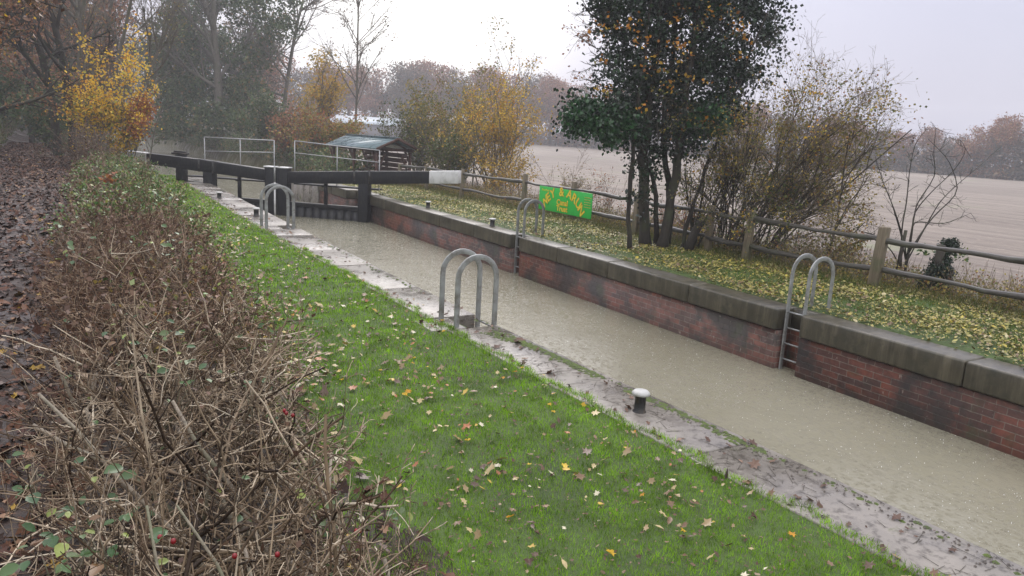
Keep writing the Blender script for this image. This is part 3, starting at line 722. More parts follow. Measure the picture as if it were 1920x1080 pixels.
# ------------------------------------------------------------------ vegetation
def at(px, py, Y):
    v = F_PX * AX + (px - 960) * EX + (py - 540) * EY; t = Y / v[1]; return A([v[0] * t, Y, HC + v[2] * t])
def twist(rs, D, ang):
    n = len(D); q = rs.normal(size=(n, 3)); q -= (q * D).sum(1, keepdims=True) * D; q /= np.maximum(np.linalg.norm(q, axis=1, keepdims=True), 1e-6)
    return D * np.cos(ang)[:, None] + q * np.sin(ang)[:, None]
def grow(rs, P, D, L, R, levels, wob=.18, up=.05, K=5, taper=.45, tip=.25):
    """branches level by level; returns seg rows per level and sample points of the finest two levels"""
    P = np.atleast_2d(A(P, float)); D = np.atleast_2d(A(D, float)); D = D / np.linalg.norm(D, axis=1, keepdims=True)
    n = len(P); L = np.broadcast_to(L, (n,)).astype(float); R = np.broadcast_to(R, (n,)).astype(float)
    out = []; pts_last = []
    for lv in range(len(levels) + 1):
        n = len(P); pts = [P]; dirs = [D]; d = D; p = P
        for s in range(K):
            d = d + rs.normal(size=(n, 3)) * wob + A([0, 0, up]); d /= np.linalg.norm(d, axis=1, keepdims=True)
            p = p + d * (L / K)[:, None]; pts.append(p); dirs.append(d)
        pts = np.stack(pts, 1); dirs = np.stack(dirs, 1)
        tp = taper if lv < len(levels) else tip
        rr = R[:, None] * np.linspace(1, tp, K + 1)[None]
        T = np.concatenate([dirs[:, :1], (dirs[:, 1:-1] + dirs[:, 2:]) / 2, dirs[:, -1:]], 1)
        sg_ = np.concatenate([pts[:, :-1], pts[:, 1:], T[:, :-1], T[:, 1:], rr[:, :-1, None], rr[:, 1:, None]], 2).reshape(-1, 14)
        out.append(sg_)
        if lv >= len(levels) - 1: pts_last.append(pts[:, 1:].reshape(-1, 3))
        if lv < len(levels):
            nch, rl, ang, t0 = levels[lv]
            idx = np.repeat(np.arange(n), nch); m = len(idx); t = rs.uniform(t0, 1, m); f = t * K; k = np.minimum(f.astype(int), K - 1); fr = (f - k)[:, None]
            P2 = pts[idx, k] * (1 - fr) + pts[idx, k + 1] * fr
            D2 = twist(rs, dirs[idx, k + 1], rs.normal(ang, ang * .3, m))
            L = L[idx] * rl * rs.uniform(.55, 1.25, m) * (1.15 - .45 * t); R = np.maximum(R[idx] * (1 - (1 - tp) * t) * rs.uniform(.45, .7, m), 0)
            P, D = P2, D2
    return out, np.concatenate(pts_last)
def wood(parent, name, segl, mat, sides=(8, 6, 4, 3, 3), rmin=.0):
    g = G()
    for i, s in enumerate(segl):
        s = s.copy(); s[:, 12:14] = np.maximum(s[:, 12:14], rmin); seg_tubes(g, s, sides[min(i, len(sides) - 1)])
    return g.build(name, mat, parent)
def pick(rs, pts, n, jit):
    return pts[rs.randint(0, len(pts), n)] + rs.normal(size=(n, 3)) * jit
def trim(s, m=.16):
    return s[(s[:, 3] < x1n(s[:, 4]) + m) & (s[:, 0] < x1n(s[:, 1]) + m)]
def gz(x, y): return float(hR(A(float(x)), A(float(y)))) if x > 7 else float(hL(A(float(x)), A(float(y))))
def blobs(rs, bl, n, clump=30, cs=.18):
    """bl: (centre, radii) list; leaf positions in clumps spread through the blobs, gaps between clumps"""
    vol = A([b[1][0] * b[1][1] * b[1][2] for b in bl]) ** .8; vol /= vol.sum(); out = []
    for (c, r), w in zip(bl, vol):
        m = max(1, int(n * w / clump)); q = rdir(rs, m) * (rs.uniform(.25, 1, m) ** .45)[:, None]; cc = A(c) + q * A(r)
        k = rs.randint(clump // 2, clump * 3 // 2 + 1, m); i = np.repeat(np.arange(m), k); out.append(cc[i] + rs.normal(size=(len(i), 3)) * cs * A([1, 1, .75]))
    return np.concatenate(out)

# --- the big ivy-clad tree on the right bank
rs = np.random.RandomState(21)
Y0 = 12.9
t = thing('ivy_clad_tree', (11.4, Y0, 0), 'tall dark ivy-clad tree with several trunks standing just inside the fence', 'tree')
trunks = [((1183, 452), (1180, 330), (1196, 200), (1215, 60), (1230, -80), .055, 12.6), ((1212, 458), (1206, 330), (1215, 200), (1235, 60), (1240, -140), .13, 12.9),
          ((1240, 462), (1268, 330), (1284, 200), (1300, 60), (1330, -120), .12, 12.5), ((1250, 455), (1262, 370), (1240, 250), (1262, 90), (1280, -60), .09, 12.9),
          ((1232, 440), (1228, 330), (1180, 230), (1130, 215), (1105, 190), .06, 12.8), ((1275, 462), (1300, 380), (1350, 250), (1400, 120), (1440, 20), .05, 12.4)]
for tr in trunks:
    pts = A([at(a, b, tr[6]) for a, b in tr[:5]]); pts[0, 2] = -.15
    q = np.linspace(0, 4, 17); P = np.stack([np.interp(q, range(5), pts[:, k]) for k in range(3)], 1)
    P = (P + np.roll(P, 1, 0) + np.roll(P, -1, 0)) / 3; P[0] = pts[0]; P[-1] = pts[-1]; P[1:-1] += rs.normal(size=(15, 3)) * .02
    g = G(); r = np.linspace(tr[5], tr[5] * .35, 17); r[0] *= 1.4; r *= rs.uniform(.9, 1.1, 17); tube(g, P, r, 9); g.build('trunk', 'dark_bark', t, smooth=True)
def B(px, py, Y, rx, rz, ry=None): return (at(px, py, Y), (rx, ry or rx, rz))
bl = [B(1120, 215, 12.6, .62, .42, .5), B(1170, 235, 12.9, .55, .5), B(1085, 225, 12.6, .30, .28), B(1240, 200, 13, .9, .75), B(1310, 180, 12.8, .85, .75), B(1370, 120, 12.8, .75, .6), B(1200, 110, 13, .75, .75),
      B(1300, 60, 13, 1.1, .9), B(1420, 60, 12.8, .6, .45), B(1180, 20, 13, .6, .6), B(1400, -20, 13, 1.0, .7), B(1250, -60, 13, 1.3, 1.0), B(1330, -160, 13, 1.4, 1.0), B(1210, 300, 12.9, .35, .5), B(1280, 270, 12.6, .5, .45), B(1360, 215, 12.8, .5, .35), B(1210, 380, 12.9, .14, .5), B(1185, 340, 12.6, .16, .5), B(1150, 20, 12.8, .35, .5)]
for k in range(34):
    px = rs.uniform(1110, 1470); py = rs.uniform(-40, 240)
    if px > 1400 and py > 130: px -= 80
    bl.append(B(px, py, rs.uniform(12.2, 13.6), rs.uniform(.16, .36), rs.uniform(.14, .3)))
for px, py in ((1478, 40), (1462, 100), (1440, 150), (1405, 200), (1385, 245), (1130, 60), (1140, 110), (1150, 150), (1062, 255), (1075, 190), (1110, 165), (1350, 290), (1225, 330)): bl.append(B(px, py, 12.8, .17, .14))
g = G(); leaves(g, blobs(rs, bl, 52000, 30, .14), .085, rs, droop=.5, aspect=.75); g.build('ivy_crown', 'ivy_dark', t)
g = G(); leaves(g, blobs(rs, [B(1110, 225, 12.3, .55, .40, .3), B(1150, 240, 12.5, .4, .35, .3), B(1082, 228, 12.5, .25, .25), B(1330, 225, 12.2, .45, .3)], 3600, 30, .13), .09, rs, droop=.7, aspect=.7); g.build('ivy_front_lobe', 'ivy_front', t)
g = G(); ob = [B(1150, 170, 12.5, .5, .2), B(1200, 210, 12.0, .3, .12), B(1160, 60, 12.3, .45, .4), B(1200, 100, 12.1, .3, .3), B(1350, 40, 12, .5, .4), B(1400, 90, 12, .3, .3), B(1390, 60, 12.2, .5, .2), B(1140, 120, 12.4, .2, .3), B(1335, 230, 12, .3, .12), B(1300, 20, 12, .5, .3), B(1370, 150, 12.3, .3, .2), B(1270, 130, 12, .6, .5)]
leaves(g, blobs(rs, ob, 420, 7, .10), .08, rs, aspect=.8); g.build('autumn_leaves', 'autumn_orange', t)
P = A([at(1235, y, 12.9) for y in (210, 160, 110, 60, 10, -40)] + [at(1190, 130, 12.8), at(1175, 60, 12.8), at(1320, 130, 12.8), at(1310, 60, 12.8)]); D = rdir(rs, len(P), .3); D[6:8] += A([-1, .5, .3]); D[8:] += A([1, -.6, .3])
sl, tp = grow(rs, P, D, 1.1, .028, [(6, .55, .7, .25), (5, .5, .7, .2)], wob=.15); wood(t, 'branches', sl, 'dark_bark', rmin=.0025)
P = A([at(1165, 170, 13.3), at(1160, 130, 13.3), at(1175, 80, 13.3), at(1180, 40, 13.3)]); sl, tp = grow(rs, P, A([at(1060, 140, 13.3), at(1090, 70, 13.3), at(1060, 0, 13.3), at(1100, -60, 13.3)]) - P, 1.3, .014, [(7, .5, .55, .3), (5, .5, .6, .2)], up=0); wood(t, 'bare_side_twigs', sl, 'grey_bark', rmin=.002)
g = G(); leaves(g, pick(rs, tp, 260, .05), .06, rs); g.build('sparse_leaves', 'russet', t)

# --- the arching yellow-leaved shrub behind it
rs = np.random.RandomState(5)
t = thing('arching_shrub', (13.0, 11.4, -.05), 'wide arching many-stemmed shrub with small yellow leaves behind the fence', 'shrub')
n = 38; P = np.stack([13.0 + rs.normal(0, .35, n), 11.4 + rs.normal(0, .55, n), np.full(n, -.2)], 1)
a = rs.uniform(-.2, 1, n); D = np.stack([rs.normal(.25, .3, n), rs.normal(-.25, .45, n), rs.uniform(.45, 1.2, n)], 1)
k = rs.random(n) < .55; D[k] = D[k] * .5 + EX * rs.uniform(.0, .75, k.sum())[:, None] + A([0, 0, .85])
sl, tp = grow(rs, P, D, rs.uniform(2.2, 4.2, n), rs.uniform(.010, .028, n), [(9, .5, .5, .2), (7, .5, .55, .2), (4, .5, .6, .2)], wob=.13, up=-.05)
b0_ = A([13.0, 11.4, 0]); sl = [q_[((q_[:, 3:6] - b0_) @ EX) < 2.35 + .25 * np.sin(q_[:, 5] * 3)] for q_ in sl]; tp = tp[((tp - b0_) @ EX) < 2.45]; wood(t, 'branches', sl[:2], 'bark', rmin=.002); wood(t, 'fine_twigs', sl[2:], 'twig_bark', (3, 3), rmin=.0018)
low = tp[tp[:, 2] < 4.2]
g = G(); q = low[rs.randint(0, len(low), 420)]; i = np.repeat(np.arange(420), 16); leaves(g, q[i] + rs.normal(size=(len(i), 3)) * .12, .055, rs, aspect=.75); leaves(g, pick(rs, low, 5200, .06), .05, rs, aspect=.75); g.build('yellow_leaves', 'olive_yellow', t)
g = G(); q = tp[tp[:, 2] < 2.0]; q = q[q[:, 0] - q[:, 1] < 2.6]; q = q[rs.randint(0, len(q), 120)]; i = np.repeat(np.arange(120), 22); leaves(g, q[i] + rs.normal(size=(len(i), 3)) * .13, .06, rs); g.build('dark_leaves', 'olive_green', t)
g = G(); q = low[rs.randint(0, len(low), 60)]; i = np.repeat(np.arange(60), 14); leaves(g, q[i] + rs.normal(size=(len(i), 3)) * .09, .06, rs); g.build('golden_leaves', 'yellow_leaf', t)
# thicket of thin stems between the ivy tree and the fence corner
t = thing('hazel_thicket', (12.6, 12.6, 0), 'thicket of thin leaning stems with a few yellow leaves right of the ivy tree trunks', 'shrub')
n = 26; P = np.stack([12.6 + rs.normal(0, .25, n), 12.5 + rs.normal(0, .4, n), np.full(n, -.1)], 1); D = np.stack([rs.normal(.15, .25, n), rs.normal(-.1, .25, n), np.full(n, 1.0)], 1)
sl, tp = grow(rs, P, D, rs.uniform(1.6, 3.4, n), rs.uniform(.01, .03, n), [(7, .4, .6, .2), (5, .5, .6, .2)], wob=.12, up=.02); wood(t, 'stems', sl, 'dark_bark', rmin=.002)
g = G(); leaves(g, pick(rs, tp, 2200, .1), .06, rs); g.build('leaves', 'olive_yellow', t)

# --- bare shrub right, ivy stump, dead stump
t = thing('bare_shrub', (14.2, 8.7, 0), 'small bare shrub with thin curving branches standing out against the brown field', 'shrub')
rs = np.random.RandomState(11); c0 = A([14.2, 8.72, -.12]); g = G()
def curve(pts, r0, r1, parent, name='stem', k=16, mat='dark_bark', Y=8.7):
    pts = A([at(a, b, Y) if len(c) == 0 else at(a, b, c[0]) for a, b, *c in pts]); m = len(pts); q = np.linspace(0, m - 1, k); P = np.stack([np.interp(q, range(m), pts[:, j]) for j in range(3)], 1)
    P[1:-1] = (P[1:-1] * 2 + P[:-2] + P[2:]) / 4; g = G(); tube(g, P, np.linspace(r0, r1, k), 6); g.build(name, mat, parent, smooth=True); return P
St = [[(1697, 518), (1712, 430), (1712, 400), (1745, 360), (1790, 320), (1815, 280), (1800, 262)], [(1695, 518), (1700, 470), (1680, 400), (1655, 340), (1640, 290)], [(1690, 515), (1690, 430), (1700, 380), (1705, 320), (1715, 270), (1735, 245)],
      [(1697, 500), (1715, 400), (1720, 380), (1755, 330), (1750, 285), (1755, 240)], [(1700, 500), (1690, 440), (1672, 380), (1660, 350), (1635, 345)], [(1705, 470), (1712, 415), (1770, 420), (1820, 400)], [(1693, 510), (1672, 470), (1640, 440), (1600, 430)],
      [(1695, 500), (1722, 450), (1760, 380), (1790, 350), (1850, 300)], [(1700, 480), (1745, 410), (1800, 360), (1780, 300), (1740, 260)]]
tips = []
for i, s in enumerate(St): tips.append(curve([(a, b, 8.7 + .12 * math.sin(i * 2 + j)) for j, (a, b) in enumerate(s)], .017, .004, t)[5:])
P = np.concatenate(tips); P = P[rs.randint(0, len(P), 110)]; sl, tp = grow(rs, P, rdir(rs, 110, .35), rs.uniform(.1, .42, 110), .0045, [(4, .45, .6, .2)], wob=.14); wood(t, 'twigs', sl, 'dark_bark', rmin=.0016)
g = G(); leaves(g, at(1712, 262, 8.7) + rs.normal(size=(26, 3)) * A([.02, .02, .05]), .04, rs); g.build('seed_cluster', 'dead_brown', t)
t = thing('ivy_covered_stump', (12.95, 7.15, 0), 'dark stubby stump wrapped in black-green ivy just behind the fence rails', 'stump')
rs = np.random.RandomState(13); P0 = at(1760, 540, 7.2); P1 = at(1765, 460, 7.2); P0[2] = -.1; g = G(); tube(g, [P0, (P0 + P1) / 2 + A([-.03, 0, 0]), P1], [.12, .09, .07], 8); g.build('stump', 'dark_bark', t)
g = G(); bl = [(at(1780, 462, 7.2), (.15, .15, .13)), (at(1768, 485, 7.2), (.13, .13, .12)), (at(1762, 510, 7.2), (.23, .2, .18)), (at(1752, 532, 7.2), (.30, .24, .15))]; leaves(g, blobs(rs, bl, 9000, 20, .035), .036, rs, aspect=.8); g.build('ivy_leaves', 'ivy_dark', t)
g = G(); bl = [(at(1808, 480, 7.5), (.12, .1, .14)), (at(1735, 470, 7.5), (.15, .1, .08))]; leaves(g, blobs(rs, bl, 110, 8, .05), .07, rs); g.build('yellow_green_leaves', 'bramble_big', t)
t = thing('dead_stump', (12.0, 12.1, 0), 'short dark broken stump leaning beside the fence post right of the ivy tree', 'stump')
g = G(); tube(g, [(11.75, 12.15, -.1), (11.8, 12.1, .3), (11.93, 12.05, .62), (12.0, 12.0, .8)], [.12, .10, .09, .05], 8); g.build('stump_wood', 'dark_bark', t)

# --- shrubs and trees behind the fence, middle of the picture
def shrub(name, x, y, h, rad_, n, leafpal, nleaf, ls, label, cat='shrub', bark='grey_bark', seed=0, spread=.35, blb=None, lv=((6, .45, .5, .2), (4, .5, .6, .2)), wob=.12, extra=None, sidebias=(0, 0), tall=.0, r0=.03, keep=None):
    rs = np.random.RandomState(seed); z = gz(x, y); t = thing(name, (x, y, z), label, cat)
    P = np.stack([x + rs.normal(0, rad_ * .22, n), y + rs.normal(0, rad_ * .22, n), np.full(n, z - .15)], 1)
    D = np.stack([rs.normal(sidebias[0], spread, n), rs.normal(sidebias[1], spread, n), np.ones(n)], 1)
    L = h * rs.uniform(.55, 1.0, n); L[:2] = h * (1 + tall)
    sl, tp = grow(rs, P, D, L, r0 * rs.uniform(.5, 1.1, n), list(lv), wob=wob, up=.03); wood(t, 'branches', sl, bark, (6, 4, 3, 3), rmin=.0035 if y > 20 else .002)
    tp = tp if keep is None else tp[keep(tp)]
    g = G(); k = int(nleaf * .55 / 14); q = tp[rs.randint(0, len(tp), k)]; i = np.repeat(np.arange(k), 14)
    leaves(g, q[i] + rs.normal(size=(len(i), 3)) * ls * 1.9, ls, rs, aspect=.7); leaves(g, pick(rs, tp, int(nleaf * .45), ls), ls, rs, aspect=.7); g.build('leaves', leafpal, t)
    for pal, m, f in (extra or []):
        g = G(); q = tp[f(tp)];
        if len(q): leaves(g, pick(rs, q, m, ls * 1.6), ls, rs, aspect=.7); g.build('other_leaves', pal, t)
    return t
shrub('mixed_shrub', 15.2, 35.0, 3.9, 1.6, 22, 'olive_green', 6500, .11, 'dark olive-green leafy shrub directly behind the shelter roof end', seed=31, r0=.035, spread=.25)
shrub('mixed_shrub', 15.4, 31.5, 5.2, 1.5, 24, 'olive_yellow', 8000, .10, 'tall olive and yellow shrub rising between the shelter and the white beam end', seed=32, tall=.2, spread=.27, r0=.04)
shrub('mixed_shrub', 15.2, 27.2, 4.3, 1.2, 24, 'orange_yellow', 6500, .09, 'orange-yellow bushy shrub just left of the first fence posts', seed=33, tall=.1, spread=.27, r0=.035, extra=[('yellow_leaf', 700, lambda p: p[:, 2] > 2.6)])
shrub('mixed_shrub', 13.3, 27.6, 2.4, 1.0, 18, 'olive_green', 3200, .09, 'low dense olive shrub in front of the taller yellow shrubs behind the white beam end', seed=37, r0=.02, spread=.3)
shrub('mixed_shrub', 14.0, 24.0, 1.7, .8, 16, 'orange_yellow', 1900, .07, 'low orange-brown twiggy bush behind the second fence post from the white beam end', seed=38, r0=.015, spread=.35, bark='twig_bark')
shrub('pale_shrub', 14.3, 20.4, 1.35, .9, 26, 'buff_weed', 1500, .05, 'pale buff see-through shrub behind the fence just left of the green sign', seed=34, r0=.010, bark='twig_bark', spread=.35, tall=.5)
shrub('red_stemmed_weed', 13.8, 17.8, 1.35, .35, 9, 'brown_red', 260, .05, 'tall thin reddish weed behind the left part of the green sign', 'plant', seed=35, r0=.008, bark='twig_bark', spread=.1)
shrub('pale_shrub', 13.6, 14.6, 1.0, .8, 22, 'brown_red', 700, .05, 'low reddish twiggy shrub behind the rails between sign and ivy tree', seed=36, r0=.008, bark='twig_bark', spread=.4)
shrub('pale_shrub', 13.5, 9.6, .9, .8, 22, 'olive_yellow', 1300, .05, 'low yellow-leaved bush behind the rails left of the bare shrub', seed=39, r0=.008, bark='twig_bark', spread=.45)
shrub('slim_tree', 15.0, 44.5, 11.0, .1, 1, 'grey_far', 900, .11, 'tall slim nearly bare tree rising behind the shelter into the sky', 'tree', seed=52, r0=.075, spread=.02, wob=.03, lv=((24, .30, .62, .30), (9, .5, .5, .25), (5, .5, .5, .2)))
shrub('orange_tree', 15.6, 53, 6.2, 1.0, 5, 'orange_yellow', 4200, .16, 'hazy orange-yellow tree left of the slim bare tree', 'tree', seed=42, r0=.12, spread=.2, lv=((9, .42, .6, .3), (6, .5, .6, .2)))
shrub('brown_bush', 13.0, 42.5, 2.7, 2.2, 26, 'olive_yellow', 5500, .13, 'brown and olive bush above the right handrail, left of the shelter', seed=43, r0=.03, spread=.4, extra=[('brown_red', 1500, lambda p: p[:, 2] > 1.2)])
shrub('brown_bush', 12.9, 49, 2.8, 2.2, 26, 'russet', 4500, .15, 'reddish-brown bush on the bank just right of the left handrail', seed=44, r0=.03, spread=.4, extra=[('olive_green', 2000, lambda p: p[:, 2] < 2.2)])
shrub('brown_bush', 12.6, 56, 3.6, 2.4, 22, 'ivy_far', 6000, .18, 'dull green bush on the canal bank behind the left handrail', seed=45, r0=.04, spread=.35)

# --- large trees upstream
def bigtree(name, x, y, h, r0, label, pal, nleaf, ls, bl, seed, bark='grey_bark', lean=(0, 0), lv=((11, .5, .75, .35), (8, .5, .6, .2), (6, .5, .6, .2)), ivy=None, rmin=.012, up=.03, trunks=1):
    rs = np.random.RandomState(seed); z = gz(x, y); t = thing(name, (x, y, z), label, 'tree')
    P = [(x + i * .5, y + i * .3, z - .3) for i in range(trunks)]; D = [(lean[0] + .15 * i, lean[1], 1) for i in range(trunks)]
    sl, tp = grow(rs, P, D, h * .85, r0, list(lv), wob=.07, up=up, K=6); [wood(t, 'trunk', [sl[0][i * 6:(i + 1) * 6]], bark, (10,)) for i in range(trunks)]; wood(t, 'branches', sl[1:], bark, (6, 4, 3), rmin=rmin)
    g = G()
    if bl: leaves(g, blobs(rs, [((x + a, y + b, z + c), r) for a, b, c, r in bl], nleaf, 26, ls * 1.6), ls, rs)
    else: leaves(g, pick(rs, tp, nleaf, ls * 1.5), ls, rs)
    g.build('crown', pal, t)
    if ivy:
        g = G(); q = sl[0][:, :3]; q = q[q[:, 2] < z + ivy]; leaves(g, pick(rs, q, 1800, .35) + np.stack([0 * np.zeros(1800), np.zeros(1800), rs.uniform(0, h * .13, 1800)], 1), ls * .7, rs); g.build('trunk_ivy', 'ivy_far', t)
    return t
bigtree('ivy_clad_tree', 11.3, 69, 15, .42, 'great hazy ivy-green tree with a grey trunk above the far canal bank', 'ivy_far', 26000, .27,
        [(-2.9, 1.5, 4.0, (2.0, 2.0, 2.4)), (2.4, .5, 3.8, (2.2, 2.2, 2.2)), (-2.9, 1.5, 8.6, (2.0, 2.0, 2.0)), (2.8, 0, 7.6, (2.2, 2.2, 1.6)), (4.6, -2, 9.8, (1.7, 2, 1.3)), (-1.5, 2.5, 11.5, (2.4, 2, 1.6)), (2.4, 1, 11.4, (2.0, 2.0, 1.6)), (4.6, -2, 12.4, (1.6, 2, 1.3)), (-3.6, 0, 1.2, (1.6, 1.8, 1.2)), (0, -1.5, 1.8, (2.6, 1.8, 1.6)), (3.8, -3, 1.4, (2.6, 1.8, 1.4)), (0, 3, 6, (3, 1.5, 3.5)), (-4.4, 2, 6.5, (1.4, 1.5, 1.6))], 61)
bigtree('bare_tree', 16.6, 70, 16, .22, 'bare spreading tree reaching its branches right into the bright sky', 'russet', 500, .16, None, 63, lean=(.28, -.1), lv=((16, .6, .95, .2), (9, .5, .6, .2), (6, .5, .6, .2), (3, .5, .6, .2)), rmin=.010)
bigtree('bare_tree', 8.6, 86, 15, .35, 'grey bare tree between the yellow tree and the great ivy tree', 'grey_far', 3500, .22, None, 64, bark='grey_bark')
for i, (x, y, h, pal, lb) in enumerate([(11.6, 84, 12, 'ivy_far', 'hazy green tree on the right bank behind the great ivy tree'), (11.8, 100, 14, 'grey_far', 'pale grey tree further up the right canal bank'), (9.8, 118, 13, 'ivy_far', 'misty greenish tree where the right bank curves'),
        (8.5, 138, 15, 'grey_far', 'faint grey tree closing the end of the canal'), (2.6, 112, 12, 'grey_far', 'faint bare tree on the towpath side of the far canal'), (1.4, 92, 13, 'russet_far', 'brownish tree on the towpath side above the far water'), (.9, 70, 13, 'grey_far', 'bare grey tree above the yellow tree by the towpath'),
        (16.5, 84, 14, 'grey_far', 'grey hazy tree behind the right side of the great ivy tree'), (21, 98, 12, 'russet_far', 'faint russet tree behind the orange tree')]):
    bigtree('misty_tree', x, y, h, .26, lb, pal, 6500 if pal != 'grey_far' else 4200, .30, [(-2, 0, h * .3, (2, 2, h * .22)), (1.6, 0, h * .35, (2.2, 2, h * .25)), (-.5, 0, h * .65, (2.8, 2.5, h * .22)), (1.5, 0, h * .8, (2.4, 2.4, h * .18)), (-1.5, 0, 1.6, (1.4, 2, 1.4)), (1.5 if x > 8 else 0, 0, 1.2, (2.4 if x > 8 else .8, 2, 1.4))], 70 + i)
# trees by the towpath
t = shrub('yellow_tree', 1.75, 30.3, 4.3, 1.6, 14, 'yellow_leaf', 4400, .10, 'bright yellow-leaved small tree at the end of the hedge', 'tree', seed=81, r0=.03, spread=.13, keep=lambda p: p[:, 0] < 1.75 + .55 * np.maximum(p[:, 2] - .9, 0), bark='grey_bark', sidebias=(.03, 0),
      extra=[('brown_red', 1800, lambda p: (p[:, 2] < 2.9) & (p[:, 0] > 2.0)), ('olive_yellow', 1500, lambda p: (p[:, 2] < 2.6) & (p[:, 0] < 2.1))])
shrub('brown_shrub', .55, 28.5, 1.5, 1.0, 34, 'dead_brown', 2200, .06, 'reddish-brown twiggy bush below the yellow tree where the hedge ends', seed=82, r0=.012, bark='twig_bark', spread=.35)
bigtree('bare_tree', .45, 34, 9, .10, 'slender bare grey-stemmed tree immediately left of the yellow tree', 'olive_yellow', 1500, .07, None, 83, lv=((13, .33, .6, .15), (8, .5, .6, .2), (6, .5, .6, .2)), rmin=.005, trunks=3)
bigtree('bare_tree', -.35, 36, 10, .18, 'dark-trunked tree with brown leaves beside the towpath', 'russet', 5200, .10, None, 84, bark='dark_bark', lv=((14, .4, .8, .2), (8, .5, .6, .2), (5, .5, .6, .2)), rmin=.006, ivy=3.0, trunks=2)
bigtree('leaning_tree', -2.9, 29, 9, .17, 'leaning dark tree arching over the towpath from the left edge', 'russet', 5200, .09, None, 85, bark='dark_bark', lean=(.28, .1), lv=((13, .42, .8, .2), (8, .5, .6, .2), (5, .5, .6, .2)), rmin=.005)
bigtree('bare_tree', 1.6, 44, 12, .22, 'tall bare tree with pale twigs behind the top of the yellow tree', 'grey_far', 2600, .12, None, 86, rmin=.008)
bigtree('bare_tree', -1.6, 50, 12, .25, 'dark tree over the shadowed far end of the towpath', 'russet', 6500, .16, [(0, 0, 5, (2.4, 2.4, 2.2)), (.5, 0, 9, (3, 3, 2.5)), (.6, 0, 2.2, (.9, 1.5, 1.5))], 87, bark='dark_bark')
bigtree('bare_tree', -4.8, 58, 12, .25, 'ivy-dark tree left of the far towpath', 'ivy_far', 7500, .18, [(0, 0, 3, (1.6, 2.4, 2.6)), (.5, 0, 8, (3, 3, 3))], 88, bark='dark_bark')
for i, (x, y, lb) in enumerate([(-3.4, 72, 'dark green tree closing the towpath tunnel'), (-.8, 84, 'dim tree behind the tunnel of the towpath'), (-6.5, 88, 'farthest dark tree at the left edge over the path'), (.8, 62, 'russet-crowned tree over the canal hedge beyond the yellow tree')]):
    bigtree('towpath_tree', x, y, 12, .22, lb, ['ivy_far', 'grey_far', 'ivy_far', 'russet'][i], 8000, .24, [(0, 0, 2, (1.8, 2, 2.2)), (-.5, 0, 5.5, (2.6, 2.6, 2.4)), (.5, 0, 9, (3, 3, 2.6))], 90 + i, bark='dark_bark')
for i, (x, y, h, pal, lb) in enumerate([(-3.9, 50, 3.6, 'ivy_far', 'dark ivy-green shrub on the left of the far towpath'), (-4.6, 62, 4.2, 'ivy_far', 'dark thicket further along the left of the towpath'), (-2.2, 78, 4.5, 'ivy_dark', 'black-green thicket at the end of the towpath'), (-4.8, 84, 5.0, 'ivy_dark', 'deep dark thicket farthest left behind the towpath'), (-.1, 44, 2.8, 'ivy_far', 'dull green shrub on the canal side of the towpath behind the yellow tree'), (-.2, 56, 3.6, 'ivy_far', 'dark green shrub between far towpath and canal')]):
    shrub('dark_thicket', x, y, h, 2.0, 22, pal, 7000, .17, lb, seed=300 + i, r0=.03, spread=.35, bark='dark_bark')
bigtree('russet_tree', -3.3, 42, 9, .18, 'russet-leaved tree at the far left edge of the photo', 'autumn_orange', 5200, .13, [(0, 0, 4.6, (1.8, 1.8, 1.2)), (.9, 0, 6.5, (1.8, 1.8, 1.2)), (.3, 0, 8, (2, 2, 1.2))], 320, bark='dark_bark')
# branch reaching in at the top left from a tree that stands left of the path
rs = np.random.RandomState(95)
t = thing('overhanging_tree', (-2.6, 9.5, gz(-2.6, 9.5)), 'tree whose dark leafy branch hangs into the top left corner', 'tree')
z = gz(-2.6, 9.5); g = G(); tube(g, [(-2.6, 9.5, z - .2), (-2.55, 9.5, z + 1.5), (-2.5, 9.6, z + 3), (-2.3, 9.8, z + 4.6)], [.14, .12, .10, .06], 9); g.build('trunk', 'bark', t)
P = A([(-2.55, 9.5, z + 2.2), (-2.5, 9.6, z + 2.9)]); T = A([at(45, 30, 8.6), at(-10, -60, 9)]); sl, tp = grow(rs, P, T - P, [2.3, 2.2], .03, [(7, .35, .5, .55), (5, .5, .6, .2)], wob=.05, up=-.01)
[wood(t, 'branch', [q_[i * (len(q_) // 2):(i + 1) * (len(q_) // 2)] for q_ in sl], 'dark_bark', rmin=.0025) for i in (0, 1)]; g = G(); leaves(g, pick(rs, tp, 420, .04), .055, rs, droop=.4); g.build('leaves', 'dead_brown', t); g = G(); leaves(g, pick(rs, tp, 60, .04), .05, rs, droop=.4); g.build('yellow_leaves', 'yellow_leaf', t)

# --- far treeline across the field: four kinds of tree, copied
rs = np.random.RandomState(101)
def fartree(name, pal, seed, h=15, w=6):
    rs = np.random.RandomState(seed); t = thing(name, (0, 0, 0), 'x', 'tree', 'hazy trees along the far edge of the field')
    sl, tp = grow(rs, [(0, 0, -.3)], [(0, 0, 1)], h * .6, .4, [(10, .6, .7, .25), (7, .55, .6, .2), (5, .5, .6, .2)], wob=.08, up=.04)
    wood(t, 'trunk', sl[:1], 'grey_bark', (8,)); wood(t, 'branches', sl[1:], 'grey_bark', (5, 3, 3), rmin=.03)
    bl = []
    for k in range(9):
        a = rs.uniform(0, 6.28); q = rs.uniform(0, w * .6); zz = rs.uniform(.35, .85) * h; f = 1.1 - .35 * abs(zz / h - .55); bl.append(((math.cos(a) * q * f, math.sin(a) * q * f, zz), (w * .42, w * .42, h * .16)))
    g = G(); leaves(g, blobs(rs, bl, 7000, 22, .65), .42, rs); leaves(g, blobs(rs, [((0, 0, h * .12), (w * .7, w * .5, h * .14))], 900, 20, .6), .42, rs); g.build('crown', pal, t); return t
